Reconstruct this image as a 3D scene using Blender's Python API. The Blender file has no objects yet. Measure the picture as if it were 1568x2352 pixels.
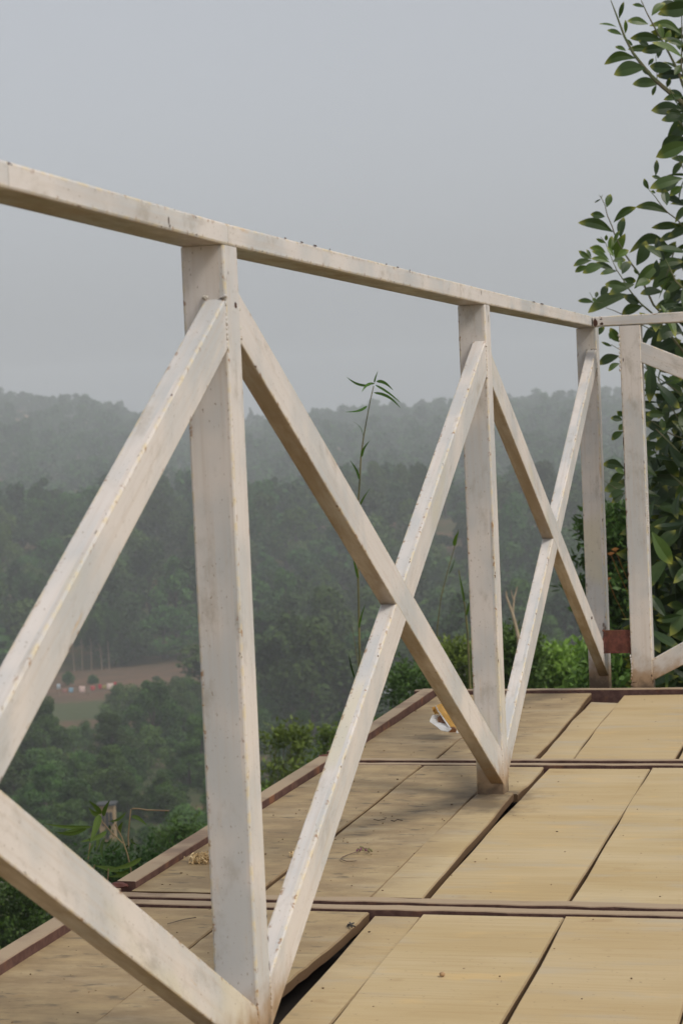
import bpy, math, random
import numpy as np
from mathutils import Vector, Matrix

# ------------------------------------------------------------------ camera, sky, sun, exposure
scene = bpy.context.scene
col = scene.collection
CAM = np.array([0.7776, -2.3866, 0.7993])
RIGHT = np.array([0.96527, 0.25768, -0.04314])
UP = np.array([0.02971, 0.05583, 0.99800])
FWD = np.array([-0.25957, 0.96462, -0.04618])
F = 4657.8                                   # focal length in pixels of a 1568 px wide picture
cd = bpy.data.cameras.new('camera')
cam = bpy.data.objects.new('camera', cd); col.objects.link(cam)
cam.matrix_world = Matrix([[RIGHT[i], UP[i], -FWD[i], CAM[i]] for i in range(3)] + [[0, 0, 0, 1]])
cd.sensor_fit = 'HORIZONTAL'; cd.sensor_width = 14.9; cd.lens = F / 1568 * 14.9
cd.clip_start = 0.05; cd.clip_end = 6000
cd.dof.use_dof = True; cd.dof.focus_distance = 3.7; cd.dof.aperture_fstop = 9.0
scene.camera = cam

SUN_EL, SUN_AZ = math.radians(48), math.radians(110)      # azimuth clockwise from +Y
world = bpy.data.worlds.new('World'); scene.world = world; world.use_nodes = True
wn = world.node_tree; wn.nodes.clear()
sky = wn.nodes.new('ShaderNodeTexSky'); sky.sky_type = 'NISHITA'; sky.sun_disc = False
sky.sun_elevation = SUN_EL; sky.sun_rotation = SUN_AZ
sky.air_density = 1.0; sky.dust_density = 5.0; sky.ozone_density = 1.0
hs = wn.nodes.new('ShaderNodeHueSaturation'); hs.inputs['Saturation'].default_value = 0.36
bg = wn.nodes.new('ShaderNodeBackground'); bg.inputs['Strength'].default_value = 0.15
wo = wn.nodes.new('ShaderNodeOutputWorld')
wn.links.new(sky.outputs[0], hs.inputs['Color']); cl = wn.nodes.new('ShaderNodeMix'); cl.data_type = 'RGBA'; cl.inputs[0].default_value = 0.6; cl.inputs[7].default_value = (2.75, 2.84, 3.05, 1)   # even overcast veil
wn.links.new(hs.outputs[0], cl.inputs[6]); wn.links.new(cl.outputs[2], bg.inputs['Color']); wn.links.new(bg.outputs[0], wo.inputs[0])
sd = bpy.data.lights.new('sun', 'SUN'); sd.energy = 1.45; sd.angle = math.radians(16); sd.color = (1, .93, .82)
sun = bpy.data.objects.new('sun', sd); col.objects.link(sun)
sdir = Vector((math.sin(SUN_AZ) * math.cos(SUN_EL), math.cos(SUN_AZ) * math.cos(SUN_EL), math.sin(SUN_EL)))
sun.rotation_euler = sdir.to_track_quat('Z', 'Y').to_euler()
scene.view_settings.view_transform = 'Standard'; scene.view_settings.look = 'None'
scene.view_settings.exposure = 0.28; scene.view_settings.gamma = 1
scene.cycles.volume_bounces = 1
scene.cycles.max_bounces = 8

rng = np.random.default_rng(7); random.seed(7)

# ------------------------------------------------------------------ helpers
def at(px, py, r):
    """point at depth r along the sight line of a photo position (used to give each traced thing its own distance)"""
    return CAM + r * (FWD + RIGHT * (px - 784) / F - UP * (py - 1176) / F)

def tag(o, label=None, cat=None, group=None, kind=None):
    for k, v in (('label', label), ('category', cat), ('group', group), ('kind', kind)):
        if v: o[k] = v
    return o

def empty(name, loc=(0, 0, 0), rz=0, s=1.0):
    o = bpy.data.objects.new(name, None); col.objects.link(o)
    o.location = loc; o.rotation_euler.z = rz; o.scale = (s, s, s) if not hasattr(s, '__len__') else s
    o.empty_display_size = 0.1
    return o

def link(name, me, parent=None, mat=None):
    o = bpy.data.objects.new(name, me); col.objects.link(o); o.parent = parent
    if mat: me.materials.append(mat)
    return o

def fast_mesh(name, V, nper, tint=None, mat=None, smooth=False):
    """V: (nfaces*nper, 3) unshared verts"""
    V = np.asarray(V, dtype=np.float32).reshape(-1, 3); n = len(V) // nper
    me = bpy.data.meshes.new(name)
    me.vertices.add(len(V)); me.vertices.foreach_set('co', V.ravel())
    me.loops.add(len(V)); me.loops.foreach_set('vertex_index', np.arange(len(V), dtype=np.int32))
    me.polygons.add(n); me.polygons.foreach_set('loop_start', np.arange(0, len(V), nper, dtype=np.int32))
    me.update(calc_edges=True)
    if tint is not None:
        a = me.attributes.new('tint', 'FLOAT', 'POINT'); a.data.foreach_set('value', np.repeat(np.asarray(tint, dtype=np.float32), nper))
    if mat: me.materials.append(mat)
    return me

class MB:
    """collects faces with a uv (metres) and two point attributes"""
    def __init__(s): s.v = []; s.f = []; s.uv = []; s.e = []; s.t = []
    def add(s, verts, faces, uvs=None, edge=None, tint=0.5):
        b = len(s.v); s.v += [tuple(map(float, p)) for p in verts]
        s.f += [tuple(b + i for i in f) for f in faces]
        if uvs is None: uvs = [[(verts[i][0] + verts[i][2] * .3, verts[i][1]) for i in f] for f in faces]
        s.uv += uvs
        s.e += list(edge) if edge is not None else [0.0] * len(verts)
        s.t += [tint] * len(verts) if not hasattr(tint, '__len__') else list(tint)
    def box(s, x0, x1, y0, y1, z0, z1, tint=.5):
        v = [(x, y, z) for z in (z0, z1) for y in (y0, y1) for x in (x0, x1)]
        s.add(v, [(0, 2, 3, 1), (4, 5, 7, 6), (0, 1, 5, 4), (2, 6, 7, 3), (0, 4, 6, 2), (1, 3, 7, 5)], tint=tint)
    def tube(s, pts, rads, n=8, tint=.5, cap=True):
        pts = [np.array(p, float) for p in pts]; vs = []; N = len(pts)
        if not hasattr(rads, '__len__'): rads = [rads] * N
        ref = np.array([0.31, 0.52, 0.79])
        for i, p in enumerate(pts):
            d = pts[min(i + 1, N - 1)] - pts[max(i - 1, 0)]; d /= np.linalg.norm(d) + 1e-12
            a = np.cross(d, ref); a /= np.linalg.norm(a) + 1e-12; b = np.cross(d, a)
            for k in range(n):
                t = 2 * math.pi * k / n
                vs.append(p + rads[i] * (math.cos(t) * a + math.sin(t) * b))
        fs = [(i * n + k, i * n + (k + 1) % n, (i + 1) * n + (k + 1) % n, (i + 1) * n + k) for i in range(N - 1) for k in range(n)]
        if cap: fs += [tuple(range(n - 1, -1, -1)), tuple((N - 1) * n + k for k in range(n))]
        s.add(vs, fs, tint=tint)
    def bar(s, A, B, bev=.0028, tint=.5, nseg=1, bow=0):
        """steel box section between two end quads with rounded corners; edge attribute marks the corners"""
        A = [np.array(p, float) for p in A]; B = [np.array(p, float) for p in B]
        def ring(Q):
            out = []; ed = []
            for i in range(4):
                p = Q[i]; a = Q[i - 1] - p; b = Q[(i + 1) % 4] - p
                la, lb = np.linalg.norm(a), np.linalg.norm(b); a = a / la; b = b / lb
                g = min(.008, la * .3, lb * .3)
                out += [p + a * g, p + a * bev, p + (a + b) * bev * .3, p + b * bev, p + b * g]; ed += [0, .75, 1, .75, 0]
            return out, ed
        ra, ed = ring(A); rb, _ = ring(B); n = len(ra); L = np.linalg.norm(np.mean(B, 0) - np.mean(A, 0))
        per = [0]
        for k in range(1, n + 1): per.append(per[-1] + np.linalg.norm(ra[k % n] - ra[k - 1]))
        off = random.random() * 40; off2 = random.random() * 40
        vs = []; e = []
        for j in range(nseg + 1):
            t = j / nseg; vs += [ra[k] * (1 - t) + rb[k] * t for k in range(n)]; e += ed
        fs = []; uv = []
        for j in range(nseg):
            u0, u1 = off + L * j / nseg, off + L * (j + 1) / nseg
            for k in range(n):
                k2 = (k + 1) % n
                fs.append((j * n + k, j * n + k2, (j + 1) * n + k2, (j + 1) * n + k))
                uv.append([(u0, off2 + per[k]), (u0, off2 + per[k + 1]), (u1, off2 + per[k + 1]), (u1, off2 + per[k])])
        fs += [tuple(range(n - 1, -1, -1)), tuple(nseg * n + k for k in range(n))]
        uv += [[(off + p[1], off2 + p[2]) for p in (ra[k] for k in fs[-2])], [(off + p[1], off2 + p[2]) for p in (rb[k - nseg * n] for k in fs[-1])]]
        s.add(vs, fs, uv, e, tint)
    def blob(s, c, r, n=1, tint=.5, jit=.3):
        """small irregular lump"""
        import bmesh
        bm = bmesh.new(); bmesh.ops.create_icosphere(bm, subdivisions=n, radius=1)
        R = r if hasattr(r, '__len__') else (r, r, r)
        vs = [(c[0] + v.co.x * R[0] * (1 + random.uniform(-jit, jit)), c[1] + v.co.y * R[1] * (1 + random.uniform(-jit, jit)), c[2] + v.co.z * R[2] * (1 + random.uniform(-jit, jit))) for v in bm.verts]
        s.add(vs, [tuple(v.index for v in f.verts) for f in bm.faces], edge=[.6] * len(vs), tint=tint); bm.free()
    def mesh(s, name, mat=None, smooth=False, fix=True):
        me = bpy.data.meshes.new(name); me.from_pydata(s.v, [], s.f)
        uvl = me.uv_layers.new(name='UVMap'); uvl.data.foreach_set('uv', np.array([c for f in s.uv for c in f], dtype=np.float32).ravel())
        a = me.attributes.new('edge', 'FLOAT', 'POINT'); a.data.foreach_set('value', np.array(s.e, dtype=np.float32))
        a = me.attributes.new('tint', 'FLOAT', 'POINT'); a.data.foreach_set('value', np.array(s.t, dtype=np.float32))
        if fix:
            import bmesh
            bm = bmesh.new(); bm.from_mesh(me); bmesh.ops.recalc_face_normals(bm, faces=bm.faces); bm.to_mesh(me); bm.free()
        if smooth: me.polygons.foreach_set('use_smooth', [True] * len(me.polygons))
        if mat: me.materials.append(mat)
        me.update(); return me
    def build(s, name, mat=None, parent=None, smooth=False, fix=True):
        o = bpy.data.objects.new(name, s.mesh(name, mat, smooth, fix)); col.objects.link(o); o.parent = parent; return o

# ------------------------------------------------------------------ node helper
class NT:
    def __init__(s, name):
        s.m = bpy.data.materials.new(name); s.m.use_nodes = True; s.t = s.m.node_tree; s.t.nodes.clear()
        s.out = s.t.nodes.new('ShaderNodeOutputMaterial'); s.b = s.t.nodes.new('ShaderNodeBsdfPrincipled')
        s.t.links.new(s.b.outputs[0], s.out.inputs[0])
    def n(s, typ, **kw):
        nd = s.t.nodes.new('ShaderNode' + typ)
        for k, v in kw.items():
            if k.startswith('i_'): nd.inputs[k[2:].replace('_', ' ')].default_value = v
            else: setattr(nd, k, v)
        return nd
    def l(s, a, b): s.t.links.new(a, b)
    def set(s, sock, v):
        if hasattr(v, 'is_linked') or hasattr(v, 'links'): s.l(v, sock)
        else: sock.default_value = v
    def coord(s, kind='Object'): return s.n('TexCoord').outputs[kind]
    def map(s, c, scale=(1, 1, 1), loc=(0, 0, 0)):
        m = s.n('Mapping'); s.l(c, m.inputs[0]); m.inputs['Scale'].default_value = scale; s.set(m.inputs['Location'], loc); return m.outputs[0]
    def noise(s, c, scale, detail=4, rough=.55, dist=0):
        n = s.n('TexNoise'); s.l(c, n.inputs['Vector']); n.inputs['Scale'].default_value = scale; n.inputs['Detail'].default_value = detail
        n.inputs['Roughness'].default_value = rough; n.inputs['Distortion'].default_value = dist; return n.outputs[0]
    def ramp(s, v, a, b, lo=0., hi=1.):
        m = s.n('MapRange'); m.interpolation_type = 'SMOOTHSTEP'; s.set(m.inputs[0], v)
        for i, x in zip((1, 2, 3, 4), (a, b, lo, hi)): m.inputs[i].default_value = x
        return m.outputs[0]
    def math(s, op, a, b=0.):
        m = s.n('Math', operation=op); s.set(m.inputs[0], a); s.set(m.inputs[1], b); return m.outputs[0]
    def mix(s, f, a, b, mode='MIX'):
        m = s.n('Mix', data_type='RGBA', blend_type=mode); s.set(m.inputs[0], f)
        for sock, v in ((m.inputs[6], a), (m.inputs[7], b)):
            if isinstance(v, tuple): sock.default_value = (*v, 1) if len(v) == 3 else v
            else: s.l(v, sock)
        return m.outputs[2]
    def attr(s, name): return s.n('Attribute', attribute_name=name).outputs['Fac']
    def sep(s, c):
        x = s.n('SeparateXYZ'); s.l(c, x.inputs[0]); return x.outputs
    def base(s, c, rough=.6, spec=.5):
        s.set(s.b.inputs['Base Color'], (*c, 1) if isinstance(c, tuple) and len(c) == 3 else c); s.set(s.b.inputs['Roughness'], rough); s.b.inputs['Specular IOR Level'].default_value = spec
    def bump(s, h, strength=.3, dist=.002):
        b = s.n('Bump'); b.inputs['Strength'].default_value = strength; b.inputs['Distance'].default_value = dist; s.l(h, b.inputs['Height']); s.l(b.outputs[0], s.b.inputs['Normal'])

def mat_paint():
    k = NT('white_paint'); uv = k.coord('UV'); ob = k.coord('Object'); ed = k.attr('edge'); z = k.sep(ob)[2]
    big = k.noise(uv, 5, 3); c = k.mix(k.ramp(big, .4, .62), (.65, .60, .56), (.50, .50, .495))
    st = k.noise(k.map(uv, (2.5, 110, 1)), 1, 5, .65); c = k.mix(k.ramp(st, .45, .75, 0, .5), c, (.50, .42, .35))
    st2 = k.noise(k.map(uv, (5, 45, 1), (3, 9, 0)), 1, 3); c = k.mix(k.ramp(st2, .56, .8, 0, .3), c, (.70, .64, .55))
    c = k.mix(k.ramp(k.noise(k.map(uv, (2.2, 4, 1), (31, 17, 0)), 1, 3), .57, .68, 0, .6), c, (.57, .52, .38))
    # dust smudges and grime
    g = k.noise(k.map(uv, (9, 16, 1), (13, 2, 0)), 1, 6, .7); c = k.mix(k.ramp(g, .52, .74, 0, .6), c, (.31, .27, .215))
    sp = k.noise(k.map(uv, (1, 1.6, 1)), 150, 2, .5); c = k.mix(k.ramp(sp, .655, .73, 0, .6), c, (.22, .16, .10))
    # yellowed, chipped corners
    en = k.noise(uv, 60, 4); c = k.mix(k.math('MULTIPLY', k.ramp(ed, .3, 1), k.ramp(en, .42, .66, .0, .7)), c, (.62, .51, .30))
    rs = k.noise(uv, 75, 4, .6); edge_rust = k.math('MULTIPLY', k.ramp(ed, .05, .8), k.ramp(rs, .57, .66))
    c = k.mix(k.math('MULTIPLY', edge_rust, .8), c, (.27, .135, .05))
    dk = k.noise(k.map(uv, (1, 2.2, 1), (5, 5, 0)), 44, 3, .6); c = k.mix(k.math('MULTIPLY', k.ramp(ed, .3, .7), k.ramp(dk, .66, .69)), c, (.07, .03, .02))
    # drips of rust in patches
    d2 = k.noise(k.map(uv, (10, 60, 1), (7, 3, 0)), 1, 4, .6); d3 = k.noise(uv, 3.1, 2)
    c = k.mix(k.math('MULTIPLY', k.ramp(d2, .62, .74), k.ramp(d3, .5, .6, 0, .6)), c, (.55, .36, .16))
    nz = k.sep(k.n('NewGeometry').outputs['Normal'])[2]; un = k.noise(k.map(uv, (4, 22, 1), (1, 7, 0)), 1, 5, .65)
    c = k.mix(k.math('MULTIPLY', k.ramp(nz, -.3, -.6), k.ramp(un, .25, .62, .3, .92)), c, (.25, .185, .115))  # streaky brown underside stain, with extra shade painted into downward faces
    # rust creeping up the feet of the posts
    ft = k.math('ADD', z, k.math('MULTIPLY', k.math('SUBTRACT', k.noise(uv, 25, 4), .5), .11))
    c = k.mix(k.ramp(ft, .105, .035, 0, .85), c, (.30, .18, .08)); c = k.mix(k.ramp(ft, .045, .01, 0, .8), c, (.09, .06, .04))
    k.base(c, k.ramp(g, .4, .8, .34, .75), .45)
    k.bump(k.math('ADD', k.math('MULTIPLY', k.noise(uv, 140, 3), .5), k.noise(k.map(uv, (6, 60, 1)), 1, 3)), .18, .0012)
    return k.m
def mat_flat(name, c1, c2, scale=8, rough=.6, bump=0.0, spec=.5, detail=5, coord='Object'):
    k = NT(name); o = k.coord(coord); n = k.noise(o, scale, detail)
    k.base(k.mix(k.ramp(n, .32, .68), c1, c2), rough, spec)
    if bump: k.bump(k.noise(o, scale * 5, 4), bump, .003)
    return k.m
def mat_rust(name, a, b, dust=0.0):
    k = NT(name); o = k.coord('Object'); n = k.noise(o, 45, 6, .65); n2 = k.noise(k.map(o, (1, 1, 1), (4, 2, 1)), 12, 4)
    c = k.mix(k.ramp(n, .35, .68), a, b); c = k.mix(k.ramp(n2, .55, .7, 0, .6), c, (.26, .11, .05))
    if dust:
        nz = k.sep(k.n('NewGeometry').outputs['Normal'])[2]
        x = k.sep(o)[0]
        d = k.math('MULTIPLY', k.ramp(nz, .4, .9), k.ramp(k.math('ADD', k.noise(k.map(o, (9, 9, 30)), 1, 5), k.math('MULTIPLY', x, .2)), .22, .42, .45, dust))
        c = k.mix(d, c, (.37, .28, .185))
    k.base(c, .72, .35); k.bump(n, .5, .0015); return k.m
def mat_wood():
    k = NT('plywood_boards'); o = k.coord('Object'); rnd = k.n('ObjectInfo').outputs['Random']; X = k.sep(o)[0]
    off = k.n('CombineXYZ'); k.l(k.math('MULTIPLY', rnd, 31.), off.inputs[0]); k.l(k.math('MULTIPLY', rnd, 17.), off.inputs[1])
    v = k.n('VectorMath', operation='ADD'); k.l(o, v.inputs[0]); k.l(off.outputs[0], v.inputs[1]); p = v.outputs[0]
    c = k.mix(k.ramp(k.noise(k.map(p, (2.0, 6, 1)), 1, 3), .3, .7), (.435, .325, .165), (.515, .415, .25))
    c = k.mix(k.ramp(rnd, 0, 1, 0, .35), c, (.46, .34, .19))
    gr = k.noise(k.map(p, (3, 150, 1)), 1, 4, .6, .3); c = k.mix(k.ramp(gr, .45, .7, 0, .34), c, (.36, .24, .105))
    gr2 = k.noise(k.map(p, (5, 420, 1)), 1, 2, .5); c = k.mix(k.ramp(gr2, .5, .75, 0, .5), c, (.34, .23, .11))
    bl = k.noise(k.map(p, (3, 9, 1), (7, 1, 0)), 1.3, 5, .6); c = k.mix(k.ramp(bl, .5, .7, 0, .6), c, (.40, .35, .27))
    yl = k.noise(k.map(p, (6, 14, 1), (2, 9, 0)), 1, 3); c = k.mix(k.ramp(yl, .58, .75, 0, .4), c, (.62, .42, .17))
    # trodden dirt and water stains, strongest on the outer boards along the rail
    side = k.ramp(k.math('ADD', X, k.math('MULTIPLY', k.noise(p, 4, 4), .16)), .14, -.06)
    dn = k.noise(k.map(p, (10, 19, 1)), 1, 6, .65)
    c = k.mix(k.math('MULTIPLY', side, k.ramp(dn, .3, .65, .35, 1.)), c, (.265, .19, .105))
    dn2 = k.noise(k.map(p, (17, 40, 1), (3, 3, 0)), 1, 4, .55); c = k.mix(k.math('MULTIPLY', side, k.ramp(dn2, .56, .70, 0, .75)), c, (.12, .095, .065))
    sp = k.noise(k.map(p, (1, 1.5, 1)), 130, 2, .5); c = k.mix(k.ramp(sp, .70, .76, 0, .7), c, (.12, .08, .045))
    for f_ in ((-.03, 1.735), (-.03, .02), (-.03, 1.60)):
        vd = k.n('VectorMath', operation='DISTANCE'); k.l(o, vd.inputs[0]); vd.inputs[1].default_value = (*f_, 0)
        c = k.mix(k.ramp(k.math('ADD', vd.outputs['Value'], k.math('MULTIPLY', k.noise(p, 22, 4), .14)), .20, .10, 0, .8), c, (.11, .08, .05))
    kn = k.noise(k.map(p, (9, 16, 1), (5, 8, 0)), 1, 2, .5); c = k.mix(k.ramp(kn, .66, .78, 0, .5), c, (.30, .19, .085))
    # sawn edges darker and fibrous
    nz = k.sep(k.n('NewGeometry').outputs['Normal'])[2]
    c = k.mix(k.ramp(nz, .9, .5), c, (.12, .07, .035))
    k.base(c, .72, .3); k.bump(k.math('ADD', gr, k.math('ADD', k.math('MULTIPLY', gr2, .5), dn)), .35, .0012); return k.m
def mat_leaf(name, dark, light, tip=None, rough=.45, trans=.25, spec=.5):
    k = NT(name); t = k.attr('tint'); rnd = k.n('ObjectInfo').outputs['Random']
    c = k.mix(t, dark, light)
    h = k.n('HueSaturation'); k.l(c, h.inputs['Color']); k.l(k.ramp(rnd, 0, 1, .462 if 'forest' in name else .488, .515), h.inputs['Hue']); k.l(k.ramp(k.math('FRACT', k.math('MULTIPLY', rnd, 7.3)), 0, 1, .65, 1.45), h.inputs['Value'])
    c = h.outputs[0]
    if tip:
        e = k.attr('edge'); c = k.mix(k.math('MULTIPLY', k.ramp(e, .72, 1.0), .8), c, tip)
    k.base(c, rough, spec)
    if trans:
        tr = k.n('BsdfTranslucent'); k.l(k.mix(1., c, (1.0, 1.1, .35), 'MULTIPLY'), tr.inputs[0]); ms = k.n('MixShader'); ms.inputs[0].default_value = trans
        k.l(k.b.outputs[0], ms.inputs[1]); k.l(tr.outputs[0], ms.inputs[2]); k.l(ms.outputs[0], k.out.inputs[0])
    return k.m

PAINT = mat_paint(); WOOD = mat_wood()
OXIDE = mat_rust('red_oxide_steel', (.075, .034, .028), (.13, .068, .052), .95)
PLATE = mat_rust('rusty_plate', (.07, .022, .016), (.15, .048, .034))
WELD = mat_rust('weld_bead', (.17, .13, .10), (.33, .28, .24))
DARK = mat_flat('dark_beam', (.018, .013, .012), (.035, .025, .02), 9, .8)
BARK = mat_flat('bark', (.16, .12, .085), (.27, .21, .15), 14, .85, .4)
TWIG = mat_flat('green_twig', (.09, .12, .04), (.16, .13, .07), 20, .6)
PALEWOOD = mat_flat('bleached_twig', (.34, .26, .17), (.45, .36, .25), 20, .8)
ACACIA = mat_leaf('acacia_leaf', (.011, .032, .009), (.088, .165, .022), (.34, .34, .05), .42, .22, .45)
BAMBOO = mat_leaf('bamboo_leaf', (.03, .07, .015), (.12, .20, .045), None, .65, .3, .2)
FOREST = mat_leaf('forest_leaf', (.009, .027, .008), (.055, .118, .026), None, .7, .12, .2)
SHRUBM = mat_leaf('bush_leaf', (.018, .045, .012), (.10, .175, .03), None, .55, .2, .3)
DBARK = mat_flat('dark_bark', (.05, .04, .03), (.09, .075, .055), 3, .9)  # darker bark for the forest trees
NEARF = mat_leaf('valley_leaf', (.012, .032, .009), (.072, .135, .026), None, .65, .15, .25)
SHRUB = mat_leaf('shrub_leaf', (.035, .075, .018), (.23, .33, .055), None, .55, .25, .35)

# ------------------------------------------------------------------ ground
RP = [0, 3, 6, 10, 20, 40, 70, 100, 130, 160, 200, 240, 300, 345, 410, 500, 600, 720, 870, 1000, 1120, 1400, 3000]
ZP = [-1.8, -1.9, -2.6, -3.6, -6.5, -11, -15.5, -18.5, -21.5, -24.2, -26.3, -27, -22.5, -18.5, -21, -23, -17, -9, -2, 2, -3, -20, -40]
XR = [-1600, -400, 0, 200, 400, 600, 750, 1000, 1250, 1500, 2000, 3200]
ZR = [12, 11, 8.5, 6, -8, -6, -4.5, -4, -2, -2.5, 0, 5]
def polar(x, y):
    dx, dy = x - CAM[0], y - CAM[1]; r = np.hypot(dx, dy)
    a = np.arctan2(dx * RIGHT[0] + dy * RIGHT[1], dx * FWD[0] + dy * FWD[1])
    return r, a, 784 + F * np.tan(np.clip(a, -1.2, 1.2))
def hnoise(x, y):
    return (np.sin(x * .031 + 1.3) * np.cos(y * .027 + .4) + .5 * np.sin(x * .083 + y * .061) + .25 * np.sin(x * .19 - y * .23 + 2)) 
def ground_z(x, y):
    r, a, px = polar(x, y)
    z = np.interp(r, RP, ZP) + np.interp(px, XR, ZR) * np.clip((r - 520) / 400, 0, 1)
    z = z + hnoise(x, y) * np.clip((r - 8) / 200, 0, 1) * 1.3 * np.where((r > 180) & (r < 245), .25, 1)
    return z
rr = np.concatenate([[0.0], np.geomspace(.8, 1480, 150)]); NA = 300
aa = np.linspace(0, 2 * np.pi, NA, endpoint=False)
Rg, Ag = np.meshgrid(rr, aa, indexing='ij')
gx = CAM[0] + Rg * np.sin(Ag); gy = CAM[1] + Rg * np.cos(Ag); gz = ground_z(gx, gy)
gv = np.stack([gx, gy, gz], -1).reshape(-1, 3)
gf = [(i * NA + j, (i + 1) * NA + j, (i + 1) * NA + (j + 1) % NA, i * NA + (j + 1) % NA) for i in range(1, len(rr) - 1) for j in range(NA)]
gf += [(0, NA + j, NA + (j + 1) % NA) for j in range(NA)]
me = bpy.data.meshes.new('terrain'); me.from_pydata(gv.tolist(), [], gf)
import bmesh
bm = bmesh.new(); bm.from_mesh(me); bmesh.ops.recalc_face_normals(bm, faces=bm.faces); bm.to_mesh(me); bm.free()
me.polygons.foreach_set('use_smooth', [True] * len(me.polygons))
if me.polygons[500].normal.z < 0: me.flip_normals()
def mat_ground():
    k = NT('hillside_earth'); o = k.coord('Object')
    n = k.noise(o, .05, 6, .65); n2 = k.noise(o, .9, 5, .6)
    c = k.mix(k.ramp(n, .42, .6), (.055, .06, .028), (.15, .085, .052))
    c = k.mix(k.ramp(n2, .4, .65, 0, .7), c, (.045, .07, .022))
    # the open field: red earth with a belt of grass
    ctr = at(270, 1590, 212)
    v = k.n('VectorMath', operation='DISTANCE'); k.l(o, v.inputs[0]); v.inputs[1].default_value = tuple(ctr)
    d = k.math('ADD', v.outputs['Value'], k.math('MULTIPLY', n2, 8.))
    field = k.ramp(d, 40, 26)
    red = k.mix(k.ramp(k.noise(o, .35, 5, .6), .35, .65), (.155, .095, .062), (.11, .078, .052))
    dist = k.n('VectorMath', operation='DISTANCE'); k.l(o, dist.inputs[0]); dist.inputs[1].default_value = tuple(CAM)
    dd = k.math('ADD', dist.outputs['Value'], k.math('MULTIPLY', n2, 6.))
    belt = k.math('MULTIPLY', k.ramp(dd, 189, 193), k.ramp(dd, 213, 209))
    red = k.mix(k.math('MULTIPLY', belt, .9), red, (.07, .09, .04))
    c = k.mix(field, c, red)
    v2 = k.n('VectorMath', operation='DISTANCE'); k.l(o, v2.inputs[0]); v2.inputs[1].default_value = tuple(at(95, 985, 905))
    c = k.mix(k.ramp(k.math('ADD', v2.outputs['Value'], k.math('MULTIPLY', n2, 12.)), 40, 22), c, (.30, .15, .10))
    k.base(c, .95, .1); k.bump(n2, .6, .15); return k.m
g = link('ground', me, None, mat_ground()); tag(g, 'earth and leaf litter falling away below the deck and rising to the far hills', 'ground', kind='structure')

# ------------------------------------------------------------------ deck
deck = empty('wooden_deck', (0, 0, 0))
tag(deck, 'pale plywood deck with red steel strips and raised outer kerb under the railing', 'deck')
def board(quad, z, th=.017, tilt=0, rough=0, subdiv=14, name='board', dz=0):
    """quad: four (x,y) near-left, near-right, far-right, far-left; long edges wander a little"""
    nl, nr, fr, fl = [np.array(q, float) for q in quad]; m = MB(); N = subdiv; K = 3
    ph = random.random() * 9; top = []
    L = []; 
    for i in range(N + 1):
        t = i / N; l = nl * (1 - t) + fl * t; r = nr * (1 - t) + fr * t
        w1 = .0016 * math.sin(ph + t * 7) + .0011 * math.sin(ph * 2 + t * 17) + random.uniform(-1, 1) * rough
        w2 = .0016 * math.sin(ph + 2 + t * 6) + .0011 * math.sin(ph * 3 + t * 15) + random.uniform(-1, 1) * rough
        l = l + np.array([w1, 0]); r = r + np.array([w2, 0])
        zz = z + .0012 * math.sin(ph + t * 4) * (dz == 0) + dz * t
        e = (r - l) / np.linalg.norm(r - l) * .0022
        L.append([(l[0], l[1], zz - .0022), (l[0] + e[0], l[1], zz), (r[0] - e[0], r[1], zz + tilt), (r[0], r[1], zz - .0022 + tilt), (r[0] - .001, r[1], zz - th), (l[0] + .001, l[1], zz - th)])
    vs = [p for s_ in L for p in s_]
    fs = [(i * 6 + k, i * 6 + (k + 1) % 6, (i + 1) * 6 + (k + 1) % 6, (i + 1) * 6 + k) for i in range(N) for k in range(6)] + [tuple(range(5, -1, -1)), tuple(N * 6 + k for k in range(6))]
    m.add(vs, fs); return m.build(name, WOOD, deck)
G = .0016
def cells(xs_near, xs_far, y0, y1, z, skip=()):
    for i in range(len(xs_near) - 1):
        if i in skip: continue
        zz = z[i] if hasattr(z, '__len__') else z
        board([(xs_near[i] + G, y0), (xs_near[i + 1] - G, y0), (xs_far[i + 1] - G, y1), (xs_far[i] + G, y1)], zz)
# far row
board([(-.482, 2.158), (-.249, 2.158), (-.257, 3.214), (-.470, 3.214)], .001)
board([(-.244, 2.158), (-.0165, 2.158), (-.030, 3.214), (-.252, 3.214)], .003)
board([(-.0125, 2.158), (.0665, 2.158), (.0600, 3.075), (-.0190, 3.098)], -.003, rough=.0008)
board([(.0715, 2.158), (.302, 2.158), (.300, 3.214), (.0565, 3.200)], .000)
board([(.306, 2.158), (.540, 2.158), (.538, 3.214), (.304, 3.214)], .001)
for i in range(6): board([(.545 + .24 * i, 2.158), (.781 + .24 * i, 2.158), (.781 + .24 * i, 3.214), (.545 + .24 * i, 3.214)], .001 + .001 * (i % 2))
# middle row
board([(-.492, .832), (-.266, .832), (-.258, 2.066), (-.472, 2.066)], .0055)
board([(-.262, .832), (-.0715, .832), (-.0655, 2.066), (-.2535, 2.066)], .003)
board([(-.0680, .832), (.0225, .832), (.0165, 1.712), (-.0605, 1.712)], .0045, rough=.0006, dz=.0075)
board([(-.0600, 1.752), (.0185, 1.748), (.0235, 2.066), (-.0610, 2.066)], .001, subdiv=6)
board([(.0265, .832), (.2605, .832), (.2575, 2.066), (.0290, 2.066)], -.001)
board([(.2645, .832), (.498, .832), (.500, 2.066), (.2610, 2.066)], .0012)
for i in range(6): board([(.503 + .24 * i, .832), (.739 + .24 * i, .832), (.741 + .24 * i, 2.066), (.505 + .24 * i, 2.066)], .001 * (i % 2))
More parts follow.
